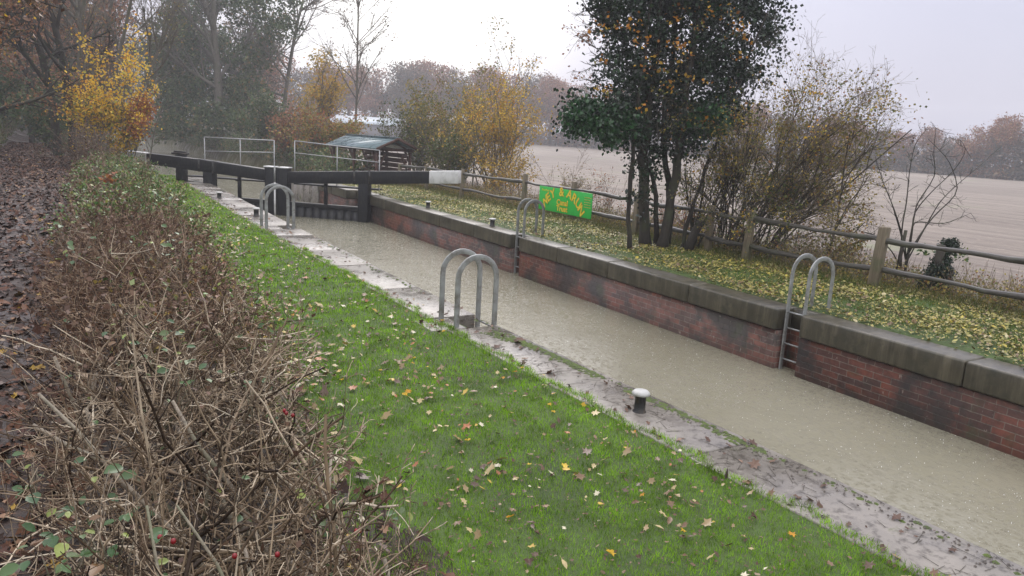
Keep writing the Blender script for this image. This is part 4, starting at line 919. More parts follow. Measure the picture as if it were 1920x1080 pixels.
kinds = [fartree('far_tree', 'russet_far', 201), fartree('far_tree', 'russet_far', 202, 14, 7), fartree('far_tree', 'grey_far', 203, 15, 6), fartree('far_tree', 'grey_far', 204, 16, 6.5)]
used = set()
def put(k, x, y, s, label, rz, sz=1.0):
    z = gz(x, y) - .2
    if k not in used: used.add(k); o = kinds[k]; o.location = (x, y, z); o.rotation_euler = (0, 0, rz); o.scale = (s, s, s * sz); o['label'] = label; return o
    return dup(kinds[k], (x, y, z), rz, (s, s, s * sz), label)
for o in kinds: del o['_o']
# px of the base, distance along the view, top row
FT = [(560, 175, 118, 2, 'grey far tree behind the orange tree'), (615, 180, 112, 0, 'pale russet far tree left of the slim bare tree'), (655, 185, 118, 3, 'grey far tree right behind the slim bare tree trunk'), (700, 178, 112, 1, 'russet far tree right of the slim bare tree'), (745, 172, 108, 2, 'grey far tree above the shelter roof end'), (782, 180, 108, 0, 'russet far tree with a round top above the olive shrub'),
      (822, 185, 106, 1, 'far tree straight above the white beam end'), (862, 178, 120, 3, 'greenish far tree between two russet ones'), (905, 172, 120, 0, 'broad russet-pink far tree above the orange-yellow shrub'), (945, 176, 122, 1, 'russet far tree just right of the orange-yellow shrub top'), (990, 182, 128, 2, 'pale grey far tree above the pale buff shrub'),
      (1030, 175, 138, 0, 'faint pink far tree above the green sign'), (1070, 172, 142, 1, 'faint russet far tree just left of the ivy tree'), (1115, 170, 150, 3, 'far tree half hidden by the left lobe of the ivy tree'), (1160, 165, 158, 0, 'far tree seen under the ivy lobe'), (1215, 165, 165, 2, 'far tree glimpsed between the ivy tree trunks'),
      (1280, 160, 172, 1, 'far tree behind the stems right of the ivy trunks'), (1345, 158, 180, 2, 'far tree behind the arching shrub, left half'), (1410, 155, 190, 0, 'far tree behind the arching shrub, middle'), (1475, 152, 200, 3, 'far tree behind the arching shrub, right half'), (1540, 150, 205, 1, 'low far tree seen through the tips of the arching shrub'),
      (1600, 150, 222, 0, 'low russet far tree left of the bare shrub'), (1655, 150, 232, 2, 'low grey far tree just above the bare shrub left branches'), (1700, 148, 238, 1, 'low far tree above the middle of the bare shrub'), (1745, 146, 234, 0, 'russet far tree above the right branches of the bare shrub'), (1790, 142, 246, 3, 'lowest dip of the right far trees, a small grey tree'),
      (1835, 140, 222, 1, 'domed russet far tree near the right edge'), (1885, 138, 210, 0, 'tallest russet far tree at the right edge'), (1940, 136, 214, 2, 'far tree cut by the right edge of the photo'), (2000, 134, 220, 1, 'far tree beyond the right edge'), (500, 190, 120, 0, 'far tree behind the misty green crowns'), (440, 200, 120, 2, 'far tree hidden deep behind the great ivy tree')]
for i, (px, d, top, k, lb) in enumerate(FT):
    v = F_PX * AX + (px - 960) * EX + (270 - 540) * EY; h = math.hypot(v[0], v[1]); x, y = v[0] / h * d, v[1] / h * d; z = gz(x, y)
    v2 = at(px, top, y); H = v2[2] - z; put(k, x, y, H / (15, 14, 15, 16)[k] * 1.0, lb, rs.uniform(0, 6.3))
g = G(); q = []
for px in np.arange(430, 2050, 1.2):
    v = F_PX * AX + (px - 960) * EX + (270 - 540) * EY; h = math.hypot(v[0], v[1]); d = np.interp(px, [430, 1000, 2050], [190, 176, 132]); n = 20
    q.append(np.stack([v[0] / h * d + rs.normal(0, 1.5, n), v[1] / h * d + rs.normal(0, 1.5, n), np.abs(rs.normal(0, 2.0, n)) + 1.0 * smooth(60, 190, v[1] / h * d)], 1))
q = np.concatenate(q); leaves(g, q, .6, rs); tag(g.build('far_hedgerow', 'grey_far'), 'misty line of scrub under the far trees', 'hedgerow', kind='stuff')

# --- undergrowth
def weeds(name, pts, hgt, pal, ls, label, seed, nl=16, stems=3, bark='twig_bark'):
    rs = np.random.RandomState(seed); n = len(pts); g = G(); hs = hgt * rs.uniform(.5, 1.3, n)
    i = np.repeat(np.arange(n), nl); f = rs.random(len(i)); C = pts[i] + np.stack([rs.normal(0, .10 + .5 * ls, len(i)), rs.normal(0, .10 + .5 * ls, len(i)), hs[i] * f], 1)
    leaves(g, C, ls, rs); o = g.build(name, pal); tag(o, label, 'undergrowth', kind='stuff')
    if stems:
        i = np.repeat(np.arange(n), stems); P = pts[i] + rs.normal(size=(len(i), 3)) * A([.06, .06, 0]); D = rdir(rs, len(i), 3.0)
        P1 = P + D * (hs[i] * rs.uniform(.6, 1.4, len(i)))[:, None]; g = G(); seg_tubes(g, np.concatenate([P, P1, D, D, np.full((len(i), 1), .004 + ls * .02), np.full((len(i), 1), .0018 + ls * .01)], 1), 3)
        o2 = g.build('weed_stems', bark); tag(o2, 'thin dry stems among ' + label, 'stems', kind='stuff')
rs = np.random.RandomState(111)
n = 1500; y = rs.uniform(3, 32, n); x = 12.35 + np.abs(rs.normal(0, 1.1, n)); P = np.stack([x, y, hR(x, y) - .03], 1); weeds('undergrowth', P, .42, 'buff_weed', .05, 'the rough yellow-brown weeds behind the fence', 112, 18)
n = 700; y = rs.uniform(3, 32, n); x = 12.25 + np.abs(rs.normal(0, .8, n)); P = np.stack([x, y, hR(x, y) - .03], 1); weeds('undergrowth', P, .30, 'olive_yellow', .055, 'the low olive weeds at the foot of the fence', 113, 20, 0)
n = 1500; y = 33 + 115 * rs.random(n) ** 1.5; x = xR(y) + np.abs(rs.normal(.2, 1.3, n)) + .1; P = np.stack([x, y, hR(x, y) - .5 * (x - xR(y) < .7)], 1); weeds('undergrowth', P, 1.0, 'ivy_far', .16, 'the dark scrub along the far right bank', 114, 18, 2)
n = 450; y = 95 + 53 * rs.random(n) ** 1.1; x = xL(y) - .4 - np.abs(rs.normal(.2, 1.0, n)) - .1; P = np.stack([x, y, hL(x, y) - .4 * (xL(y) - x < .6)], 1); weeds('undergrowth', P, .8, 'olive_green', .14, 'the scrub along the towpath side of the far canal', 115, 18, 2)
n = 700; y = rs.uniform(34, 100, n); x = np.interp(y, [34, 50, 75, 100], [.4, -.4, -1.0, -1.8]) + np.abs(rs.normal(0, .5, n)); P = np.stack([x, y, hL(x, y)], 1); weeds('undergrowth', P, .9, 'ivy_far', .11, 'the ivy and brambles beside the far towpath', 116, 18, 2)
n = 900; y = rs.uniform(34, 110, n); x = np.interp(y, [34, 50, 75, 110], [-2.4, -2.9, -3.4, -4.2]) - np.abs(rs.normal(0, 1.0, n)); P = np.stack([x, y, hL(x, y)], 1); weeds('undergrowth', P, 1.0, 'olive_green', .12, 'the bank left of the far towpath', 117, 18, 2)

# --- the hedge
def hedge(name, y0, y1, label, seed, ntw, pal, nleaf, ls, ztop, x0f, x1f, bark='hedge_bark', L=.42, r=.0042, lv=((5, .5, .7, .15), (3, .5, .7, .2)), up=.02, rmin=.0011, topbias=.8, tw='hedge_twig'):
    rs = np.random.RandomState(seed); t = thing(name, ((x0f(y0) + x1f(y0)) / 2, (y0 + y1) / 2, gz(.6, (y0 + y1) / 2)), label, 'hedge')
    y = rs.uniform(y0, y1, ntw); f = rs.uniform(.05, .95, ntw); X0 = A([x0f(q) for q in y]); X1 = A([x1f(q) for q in y]); x = X0 + (X1 - X0) * f
    zg = hL(x, y); edge = 1 - np.abs(f - .5) * 2; zt = zg * .3 + ztop * (.55 + .45 * edge ** .4) - zg * .3; zt = np.maximum(zt, zg + .15)
    z = zg + (zt - zg) * rs.beta(1.6, 1.1, ntw)
    D = rdir(rs, ntw, .25); D[:, 0] += (f - .5) * .8; D[:, 1] -= .15
    sl, tp = grow(rs, np.stack([x, y, z - .05], 1), D, L * rs.uniform(.5, 1.4, ntw), r * rs.uniform(.6, 1.3, ntw), list(lv), wob=.2, up=up, K=5, tip=.35)
    g = G()
    for i, s in enumerate(sl):
        s = s.copy(); s[:, 12:14] = np.maximum(s[:, 12:14], rmin); rr_ = np.repeat(rs.random(len(s) // 5), 5); k_ = (s[:, 3] < x1n(s[:, 4]) + .18) & (s[:, 0] < x1n(s[:, 1]) + .18); seg_tubes(g, s[k_], 4 if i == 0 else 3, rr_[k_])
    tag(g.build('twigs', tw, t), 'dense tangle of bare brown twigs', kind='stuff')
    lim = tp[(tp[:, 2] < ztop + .12)]
    if nleaf:
        q = lim[np.argsort(-(lim[:, 2] + rs.normal(0, .25 / max(topbias, .01) * .4, len(lim))))[:int(len(lim) * .6)]]
        g = G(); leaves(g, pick(rs, q, nleaf, ls * .9), ls, rs, flat=1.0, aspect=.7); tag(g.build('leaves', pal, t), kind='stuff')
    return t, lim, rs
x0n = lambda y: -.12 + .02 * y * (y > 12); x1n = lambda y: np.interp(y, [0, 2, 4.4, 8, 12, 20, 27], [.55, .78, 1.15, 1.42, 1.62, 1.95, 2.0])
H1, tp1, rs = hedge('laid_hedge', .5, 5.0, 'nearest length of bare cut hedge, a tangle of thorny twigs and laid stems', 121, 560, 'dead_brown', 420, .035, .96, x0n, x1n, L=.50, r=.0050, lv=((5, .55, .7, .15), (2, .5, .7, .2)), rmin=.0013)
def lobed(n=9):
    a = np.linspace(0, 2 * np.pi, n, endpoint=False); return a
for k in range(17):
    x = rs.uniform(.0, 1.05); y = rs.uniform(1.5, 4.9); z = gz(x, y); hh = rs.uniform(.28, .55); r_ = rs.uniform(.007, .017); lx, ly = rs.normal(0, .07, 2)
    g = G(); P = [(x, y, z - .05), (x + lx * .4 + rs.normal(0, .01), y + ly * .4, z + hh * .4), (x + lx, y + ly, z + hh)]
    tube(g, P, [r_ * 1.15, r_, r_ * .92], 9); s = g.build('cut_stem', 'hedge_stem', H1, smooth=False)
    SP = A(P[1] if False else P[0]) + (A(P[2]) - A(P[0])) * rs.uniform(.3, .95, 7)[:, None]; ss, _ = grow(rs, SP, rdir(rs, 7, .6), rs.uniform(.1, .35, 7), .0032, [(3, .4, .9, .2)], wob=.15); g = G()
    for q_ in ss: seg_tubes(g, q_, 4, np.repeat(rs.random(len(q_) // 5), 5))
    tag(g.build('side_shoots', 'pale_twig', s), kind='stuff')
    g = G(); p = A(P[2]); tube(g, [p + A([0, 0, .0005]), p + A([lx * .01, 0, .005])], r_ * .93, 9); g.build('cut_end', 'cut_wood', s)
for s in [o for o in H1.children if o.name.startswith('cut_stem')]:
    for c in s.children: pass
for k in range(34):
    x = rs.uniform(.35, 1.15); y = rs.uniform(.9, 3.6); z = gz(x, y); Lh = rs.uniform(.7, 1.3); P = A([x, y, z + rs.uniform(0, .15)])
    d = A([rs.uniform(-.75, -.15), rs.uniform(.4, .9), rs.uniform(.25, .6)]); d /= np.linalg.norm(d); pts = [P]
    for q in range(5): d = d + rs.normal(size=3) * .13; d[2] -= .03; d /= np.linalg.norm(d); P = P + d * Lh / 5; pts.append(P)
    r_ = rs.uniform(.008, .019); g = G(); tube(g, pts, np.linspace(r_, r_ * .45, 6) * rs.uniform(.9, 1.1, 6), 8); g.build('laid_stem', 'hedge_stem', H1)
# long pale arching shoots over the top
rs = np.random.RandomState(131); n = 260; P = np.stack([rs.uniform(0, 1, n), rs.uniform(1.0, 5.0, n), rs.uniform(.6, .95, n)], 1); P[:, 0] *= A([x1n(q) for q in P[:, 1]]); D = rdir(rs, n, .15); D[:, 0] += rs.normal(-.1, .4, n)
sl, tp = grow(rs, P, D, rs.uniform(.35, .8, n), rs.uniform(.0035, .0065, n), [(6, .28, 1.0, .1), (3, .4, .8, .2)], wob=.17, up=-.01, tip=.4); g = G()
for s in sl: s[:, 12:14] = np.maximum(s[:, 12:14], .0015); rr_ = np.repeat(rs.random(len(s) // 5), 5); k_ = s[:, 3] < x1n(s[:, 4]) + .2; seg_tubes(g, s[k_], 5, rr_[k_])
tag(g.build('arching_shoots', 'pale_twig', H1), kind='stuff')
n = 150; P = np.stack([rs.uniform(.05, .95, n), rs.uniform(1.0, 5.2, n), rs.uniform(.35, .8, n)], 1); P[:, 0] *= A([x1n(q) for q in P[:, 1]]); D = rdir(rs, n, .5); D[:, 1] += rs.normal(.2, .5, n)
sl, tp = grow(rs, P, D, rs.uniform(.3, .75, n), rs.uniform(.005, .010, n), [(3, .4, .8, .2)], wob=.10, up=0, tip=.5, taper=.6); g = G()
for s in sl: rr_ = np.repeat(rs.random(len(s) // 5), 5); k_ = s[:, 3] < x1n(s[:, 4]) + .12; seg_tubes(g, s[k_], 6, rr_[k_])
tag(g.build('sticks', 'hedge_twig', H1), kind='stuff')
# bramble leaves in clusters with broad leaflets
def broad(g, c, size, nrm, rs):
    """a leaflet with a midrib fold: 8 rim points"""
    nrm = nrm / np.linalg.norm(nrm); d = np.cross(nrm, rs.normal(size=3)); d /= np.linalg.norm(d); u = np.cross(nrm, d)
    prof = [(0, -.5), (.24, -.32), (.36, -.05), (.28, .25), (0, .56)]; V = []
    for w, l in prof: V.append(c + d * l * size + nrm * (-.12 * (l ** 2)) * size)
    for w, l in prof[1:4]: V.append(c + d * l * size + u * w * size + nrm * size * (.12 - .12 * l * l))
    for w, l in prof[1:4]: V.append(c + d * l * size - u * w * size + nrm * size * (.12 - .12 * l * l))
    r = rs.random(); g.add(V, [(0, 5, 1), (0, 1, 8), (4, 3, 7), (4, 10, 3)], r); g.add(V, [(1, 5, 6, 2), (2, 6, 7, 3), (1, 2, 9, 8), (2, 3, 10, 9)], r)
for (px, py, Yd, n, sp, s) in [(300, 650, 3.75, 16, .10, .055), (350, 690, 3.55, 12, .08, .055), (150, 960, 2.35, 16, .10, .06), (215, 1000, 2.2, 14, .08, .06), (110, 1035, 2.2, 10, .07, .055), (735, 985, 2.15, 4, .04, .05), (470, 715, 3.4, 5, .04, .04), (250, 620, 4.2, 9, .1, .05), (120, 420, 8.5, 10, .14, .07), (140, 470, 7.4, 9, .12, .07), (290, 450, 7.0, 12, .13, .06), (330, 470, 6.5, 10, .12, .06), (310, 370, 10.5, 9, .14, .09), (60, 880, 3.0, 8, .06, .05)]:
    t = thing('bramble_spray', at(px, py, Yd), 'x', 'plant', 'sprays of green bramble leaves growing through the hedge'); c = at(px, py, Yd); g = G()
    for k in range(n): broad(g, c + rs.normal(size=3) * sp * A([1, 1, .5]), s * rs.uniform(.4, 1.0), A([rs.normal(0, .35), rs.normal(-.2, .35), 1]), rs)
    g.build('leaves', 'bramble_big', t); g = G()
    for k in range(4): p = c + rs.normal(size=3) * sp * .5; tube(g, [c + A([rs.normal(0, .05), rs.normal(0, .05), -.3]), (p + c) / 2 + A([0, 0, -.1]), p], [.0025, .002, .0015], 5)
    g.build('stalks', 'hedge_stem', t)
    t['label'] = {300: 'broad green bramble leaves in the middle of the near hedge', 350: 'paler bramble leaves just right of the mid-hedge cluster', 150: 'big dark green bramble leaves at the bottom left corner', 215: 'large bramble leaves at the very bottom of the hedge', 110: 'bramble leaves at the lower left by the dark path', 735: 'small leaf spray at the lawn side of the near hedge', 470: 'tiny bright leaf spray beside the dark cut stump',
                  250: 'bramble leaves on the path side above the near cluster', 120: 'yellow-green leaves at the path edge of the brown hedge, upper group', 140: 'yellow-green leaves at the path edge of the brown hedge, lower group', 290: 'yellow bramble leaves on top of the brown hedge, left', 330: 'blue-green leaves on top of the brown hedge, right', 310: 'yellow leaf spray on the hedge below the far hoops', 60: 'small bramble leaves beside the litter-covered path'}[px]
rs = np.random.RandomState(191); g = G()
for k in range(260):
    y = rs.uniform(1.6, 9); x = x0n(y) + (x1n(y) - x0n(y)) * rs.uniform(.02, .98); broad(g, A([x, y, rs.uniform(.45, .98)]), rs.uniform(.018, .045) * (1 if y < 4 else 1.3), A([rs.normal(0, .5), rs.normal(-.2, .5), 1]), rs)
tag(g.build('scattered_leaves', 'bramble_big', H1), kind='stuff')
# rose hips
for k, (px, py, Yd) in enumerate([(325, 1015, 2.1), (300, 1008, 2.12), (668, 996, 2.2), (675, 995, 2.21), (520, 1040, 2.05), (440, 1043, 2.05), (537, 775, 3.0), (533, 770, 3.02), (549, 779, 3.0)]):
    c = at(px, py, Yd); g = G(); lathe(g, c, [(.001, -.009), (.006, -.006), (.0082, 0), (.006, .007), (.001, .0095)], 10); o = g.build('hawthorn_berry', 'berry_red', smooth=True)
    tag(o, 'small dark red berry on a twig of the near hedge', 'berry', 'red berries on the near hedge')
H2, tp2, rs2 = hedge('brown_hedge', 5.0, 11.5, 'middle length of hedge, dense brown twigs with shrivelled leaves', 122, 1500, 'dead_brown', 5200, .045, 1.0, x0n, x1n, L=.36, r=.0045, lv=((5, .5, .7, .15), (3, .5, .7, .2)), rmin=.0022, tw='brown_twig')
g = G(); q = tp2[(tp2[:, 0] > .2)]; leaves(g, pick(rs2, q, 900, .06), .05, rs2, flat=1); tag(g.build('green_leaves', 'bramble', H2), kind='stuff')
g = G(); leaves(g, pick(rs2, q[q[:, 1] < 8], 500, .06), .05, rs2, flat=1); tag(g.build('olive_leaves', 'olive_yellow', H2), kind='stuff')
H3, tp3, rs3 = hedge('bramble_hedge', 11.5, 27.5, 'far length of hedge smothered in small glossy green bramble leaves', 123, 1500, 'bramble', 24000, .055, .98, x0n, x1n, L=.42, r=.006, lv=((4, .5, .7, .15), (3, .5, .7, .2)), rmin=.003, tw='brown_twig')
g = G(); q = tp3[tp3[:, 0] < .8]; leaves(g, pick(rs3, q, 4200, .08), .07, rs3); tag(g.build('brown_leaves', 'dead_brown', H3), kind='stuff')
g = G(); c = at(204, 335, 15); leaves(g, c + rs3.normal(size=(26, 3)) * .05, .09, rs3); o = g.build('orange_leaf_clump', 'brown_red'); tag(o, 'single clump of orange leaves on the green bramble hedge', 'leaves')

# ------------------------------------------------------------------ grass
def blades(name, X, Yv, Z, h, w, pal, seed, label, lean=.5):
    rs = np.random.RandomState(seed); n = len(X); B0 = np.stack([X, Yv, Z - .004], 1); a = rs.uniform(0, 6.283, n); u = np.stack([np.cos(a), np.sin(a), 0 * a], 1)
    hh = h * rs.uniform(.45, 1.35, n); ww = w * rs.uniform(.7, 1.3, n); b = rs.uniform(0, 6.283, n); l = rs.uniform(.1, 1, n) * lean
    d = np.stack([np.cos(b) * l, np.sin(b) * l, np.ones(n)], 1); d /= np.linalg.norm(d, axis=1, keepdims=True); d2 = d + np.stack([np.cos(b) * l, np.sin(b) * l, -.2 * l], 1)
    Mid = B0 + d * (hh * .55)[:, None]; Tip = Mid + d2 / np.linalg.norm(d2, axis=1, keepdims=True) * (hh * .5)[:, None]; s = u * ww[:, None]
    V = np.stack([B0 - s * .5, B0 + s * .5, Mid + s * .4, Mid - s * .4, Tip], 1).reshape(-1, 3); i = np.arange(n) * 5; r = rs.random(n)
    g = G(); g.add(V, np.stack([i, i + 1, i + 2, i + 3], 1), r); g.f.append(np.stack([i + 3, i + 2, i + 4], 1)); g.r.append(r); return tag(g.build(name, pal), label, 'grass', kind='stuff')
rs = np.random.RandomState(141)
def xe(y): return np.interp(y, [0, 2, 4, 8, 12, 20, 27, 33], [.5, .8, 1.1, 1.35, 1.5, 1.9, 2.1, 2.2])
def lawn_pts(y0, y1, dens):
    n = int((y1 - y0) * 3.35 * dens); y = rs.uniform(y0, y1, n); x = rs.uniform(.4, 4.12, n); e = gedge(y) + .035 * np.sin(y * 5.1) + .03 * np.sin(y * 13.7) + rs.normal(0, .02, n); k = (x > xe(y)) & (x < e)
    # clumpy thinning
    c = np.sin(x * 9.1 + 2 * np.sin(y * 3.3)) * np.sin(y * 7.7 + 2 * np.sin(x * 4.1)); k &= rs.random(n) < .72 + .35 * c; return x[k], y[k]
for y0, y1, dn, h, w in ((1.2, 3.6, 13000, .032, .0026), (3.6, 6, 9000, .036, .0032), (6, 10, 4500, .040, .005), (10, 18, 1900, .045, .009), (18, 33, 700, .05, .016)):
    x, y = lawn_pts(y0, y1, dn); blades('lawn_grass', x, y, hL(x, y), h, w, 'grass_blade', int(y0 * 10), 'short bright green grass of the lawn between hedge and coping')
n = 9000; y = rs.uniform(1.2, 14, n); x = gedge(y) + .035 * np.sin(y * 5.1) + .03 * np.sin(y * 13.7) + rs.normal(0, .03, n); blades('lawn_edge_grass', x, y, np.full(n, .01), .045, .004, 'grass_blade', 9, 'longer grass fringe creeping over the coping edge', .9)
n = 60000; y = 3 + 31 * rs.random(n) ** 1.4; x = rs.uniform(9.75, 12.5, n); k = (rs.random(n) < .25 + .75 * smooth(9.75, 10.4, x)) ; x, y = x[k], y[k]
blades('bank_grass', x, y, hR(x, y), .05, .009, 'right_grass', 151, 'leaf-strewn grass of the right bank between coping and fence')
n = 16000; y = 2.5 + 30 * rs.random(n) ** 1.2; x = 12.1 + rs.normal(.1, .28, n); blades('fence_foot_grass', x, y, hR(x, y), .16, .008, 'rough_grass', 152, 'long tufty grass along the foot of the fence', .8)
# moss on the left coping
g = G(); n = 900; y = np.concatenate([rs.uniform(5.6, 7.5, 500), rs.uniform(3.6, 5.2, 200), rs.uniform(1.5, 15, 200)]); x = 4.34 + wedge(y) - np.abs(rs.normal(0, .05, n)) - .22 * smooth(6.6, 7.4, y) * rs.random(n) * (y < 7.5)
for i in range(n):
    s = rs.uniform(.008, .028); c = A([x[i], y[i], .016]); a = rs.uniform(0, 6.28, 6).cumsum() * 0 + np.arange(6) * 1.047; R = np.stack([c[0] + s * np.cos(a) * rs.uniform(.6, 1.3, 6), c[1] + s * np.sin(a) * rs.uniform(.6, 1.5, 6), np.full(6, .012)], 1)
    g.add(np.concatenate([R, [c + A([0, 0, s * .35])]]), [(k, (k + 1) % 6, 6) for k in range(6)])
tag(g.build('moss', 'moss'), 'cushions of green moss along the edge of the left coping', 'moss', kind='stuff')

# ------------------------------------------------------------------ fallen leaves
def leafshape(kind, rs):
    if kind == 0: pr = [(0, -.5, 0), (.18, -.28, 1), (.5, -.30, 1), (.30, -.05, .6), (.52, .18, 1), (.22, .18, .5), (0, .56, 0), (-.22, .18, .5), (-.52, .18, 1), (-.30, -.05, .6), (-.5, -.30, 1), (-.18, -.28, 1)]
    else: pr = [(0, -.55, 0), (.16, -.35, .7), (.26, -.05, 1), (.2, .25, .7), (0, .55, 0), (-.2, .25, .7), (-.26, -.05, 1), (-.16, -.35, .7)]
    return A([(a, b, c * .0) for a, b, c in pr]), A([c for *_, c in pr])
def leafmesh(kind, rs, pal, nm, stalk=True):
    P, e = leafshape(kind, rs); k = len(P); curl = rs.uniform(.05, .28); P[:, 2] = e * curl * rs.uniform(.4, 1.3, k) + .06 * rs.normal(size=k) * e
    V = np.concatenate([P, [(0, 0, -.02)]]); g = G(); g.add(V, [(i, (i + 1) % k, k) for i in range(k)], rs.random())
    if stalk: g.add([(-.015, -.5, 0), (.015, -.5, 0), (.05, -.95, .05), (.03, -.95, .05)], [(0, 1, 2, 3)], .3)
    o = g.build(nm, pal, link=False); return o.data
rs = np.random.RandomState(161)
lm = {'yellow': [leafmesh(0, rs, 'yellow_leaf', 'yellow_leaf') for _ in range(3)], 'buff': [leafmesh(k % 2, rs, 'litter', 'fallen_leaf') for k in range(12)], 'brown': [leafmesh(0, rs, 'dead_brown', 'brown_leaf') for _ in range(3)]}
DESC = {'yellow': ('fallen_yellow_leaf', 'bright yellow leaf on the lawn'), 'buff': ('fallen_leaf', 'pale buff or tan leaf on the lawn'), 'brown': ('fallen_brown_leaf', 'curled dark brown leaf on the lawn')}
cnt = 0
while cnt < 260:
    y = 1.4 + 8.5 * rs.random() ** .8; x = rs.uniform(.9, 4.05)
    if x < xe(y) + .05: continue
    kd = 'yellow' if rs.random() < .13 else ('brown' if rs.random() < .18 else 'buff'); nm, lb = DESC[kd]
    where = 'near the bottom edge' if y < 3.2 else ('level with the near bollard' if y < 5.8 else 'level with the near hoops')
    o = bpy.data.objects.new(nm, lm[kd][rs.randint(len(lm[kd]))]); COL.objects.link(o); s = rs.uniform(.028, .066)
    o.location = (x, y, float(hL(A(x), A(y))) + .026); o.scale = (s, s, s); o.rotation_euler = (rs.normal(0, .35), rs.normal(0, .35), rs.uniform(0, 6.3)); tag(o, lb + ' ' + where, 'leaf', 'fallen leaves on the left lawn ' + where); cnt += 1
def litter(name, x, y, z, s, pal, seed, label, kinds=2):
    rs = np.random.RandomState(seed); n = len(x); g = G(); c = np.stack([x, y, z], 1); P, e = leafshape(0 if kinds == 2 else 1, rs); k = len(P)
    a = rs.uniform(0, 6.283, n); sz = s * np.clip(np.exp(rs.normal(-.1, .42, n)), .3, 2.2); ca, sa = np.cos(a)[:, None], np.sin(a)[:, None]; sx = rs.uniform(.8, 1.8, n)[:, None]
    lx = P[None, :, 0] * sz[:, None] * sx; ly = P[None, :, 1] * sz[:, None]; tx, ty = rs.normal(0, .35, n)[:, None], rs.normal(0, .35, n)[:, None]
    X = ca * lx - sa * ly; Yy = sa * lx + ca * ly; Zz = lx * tx + ly * ty + np.abs(rs.normal(0, .10, (n, k))) * sz[:, None]
    V = np.stack([X, Yy, Zz], -1) + c[:, None]; V = np.concatenate([V, c[:, None]], 1).reshape(-1, 3); b = (np.arange(n) * (k + 1))[:, None]; r = rs.random(n)
    for j in range(k): g.add(np.zeros((0, 3)), [(0, 0, 0)]) if False else None
    F = np.stack([np.concatenate([b + j, b + (j + 1) % k, b + k], 1) for j in range(k)], 1).reshape(-1, 3); g.add(V, F, None); g.r[-1] = np.repeat(r, k)
    return tag(g.build(name, pal), label, 'leaf litter', kind='stuff')
n = 5200; y = 1.5 + 30 * rs.random(n) ** 1.1; x = xe(y) + (gedge(y) + .08 - xe(y)) * rs.random(n) ** 1.15; k = rs.random(n) < .5 + .6 * np.sin(x * 3.1 + y) * np.sin(y * 2.3 - x * 2); x, y = x[k], y[k]; litter('leaf_litter', x, y, hL(x, y) + .026, .036, 'litter', 171, 'small pale and brown leaves strewn over the left lawn')
n = 1500; y = rs.uniform(6, 20, n); x = xe(y) + .2 + np.abs(rs.normal(0, .45, n)); litter('leaf_litter', x, y, hL(x, y) + .028, .042, 'litter', 172, 'drift of pale leaves on the lawn beside the brown hedge')
n = 9000; y = 1.4 + 26 * rs.random(n) ** 1.2; x = xe(y) + (gedge(y) - xe(y)) * rs.random(n); litter('leaf_litter', x, y, hL(x, y) + .018, .017, 'dead_brown', 177, 'tiny dark scraps of dead leaf in the grass of the left lawn', 1)
n = 330; y = 2 + 26 * rs.random(n); x = gedge(y) + (4.4 + wedge(y) - gedge(y)) * rs.random(n) ** 1.6; litter('leaf_litter', x, y, np.full(n, .022), .045, 'dead_brown', 173, 'wet dark leaves stuck to the left coping')
n = 80000; y = 2.5 + 30 * rs.random(n) ** 1.35; x = rs.uniform(9.42, 12.6, n); k = rs.random(n) < .62 + .5 * np.sin(x * 2.7 + y * .8) * np.sin(y * 1.9 - x * 1.5); x, y = x[k], y[k]; n = len(x); z = hR(x, y) + .02 + .02 * rs.random(n); z = np.where(x < 9.5, .012, z); k = (x > 9.5) | (rs.random(n) < .5); x, y, z = x[k], y[k], z[k]; litter('leaf_litter', x, y, z, .036, 'right_litter', 174, 'thick carpet of yellow-green fallen leaves on the right bank', 1)
n = 36000; y = 2.0 + 48 * rs.random(n) ** 1.25; x = -2.6 + 2.9 * rs.random(n); z = hL(x, y) + .004 + .012 * rs.random(n); litter('leaf_litter', x, y, z, .045, 'path_leaf', 175, 'wet brown leaves covering the towpath')
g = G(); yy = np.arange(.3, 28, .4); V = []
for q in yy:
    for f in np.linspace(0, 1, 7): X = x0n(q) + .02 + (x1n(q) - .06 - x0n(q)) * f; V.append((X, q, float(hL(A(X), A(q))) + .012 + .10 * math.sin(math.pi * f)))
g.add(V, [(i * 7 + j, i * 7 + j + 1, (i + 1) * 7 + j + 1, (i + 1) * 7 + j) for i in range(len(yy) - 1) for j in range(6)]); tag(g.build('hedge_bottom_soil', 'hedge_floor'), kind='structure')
n = 5000; y = .5 + 26 * rs.random(n); x = rs.uniform(-.2, 1.6, n); litter('leaf_litter', x, y, hL(x, y) + .06, .045, 'path_leaf', 176, 'dark leaves lying under the hedge')
# twigs and crumbs of dirt on the coping
g = G(); n = 240; y = rs.uniform(1.2, 9, n); x = gedge(y) + (4.38 + wedge(y) - gedge(y)) * rs.random(n); a = rs.normal(.5, .9, n); L = rs.uniform(.03, .22, n); P = np.stack([x, y, np.full(n, .0165)], 1); D = np.stack([np.cos(a), np.sin(a), 0 * a], 1); P1 = P + D * L[:, None]; P1[:, 0] = np.minimum(P1[:, 0], 4.39 + wedge(P1[:, 1]))
seg_tubes(g, np.concatenate([P, P1, D, D, np.full((n, 1), .0018), np.full((n, 1), .001)], 1), 4); tag(g.build('fallen_twigs', 'bark'), 'thin fallen twigs scattered on the left coping', 'twigs', kind='stuff')
g = G(); n = 800; y = 1.2 + 9 * rs.random(n) ** 1.3; x = 4.36 + wedge(y) - np.abs(rs.normal(0, .10, n)); C = np.stack([x, y, np.full(n, .016)], 1)
k = rs.uniform(.003, .010, n)[:, None]; V = np.stack([C + k * A([1, 0, 0]), C + k * A([0, 1.2, 0]), C - k * A([1.1, 0, 0]), C - k * A([0, 1, 0]), C + k * A([0, 0, .8])], 1).reshape(-1, 3); i = np.arange(n) * 5
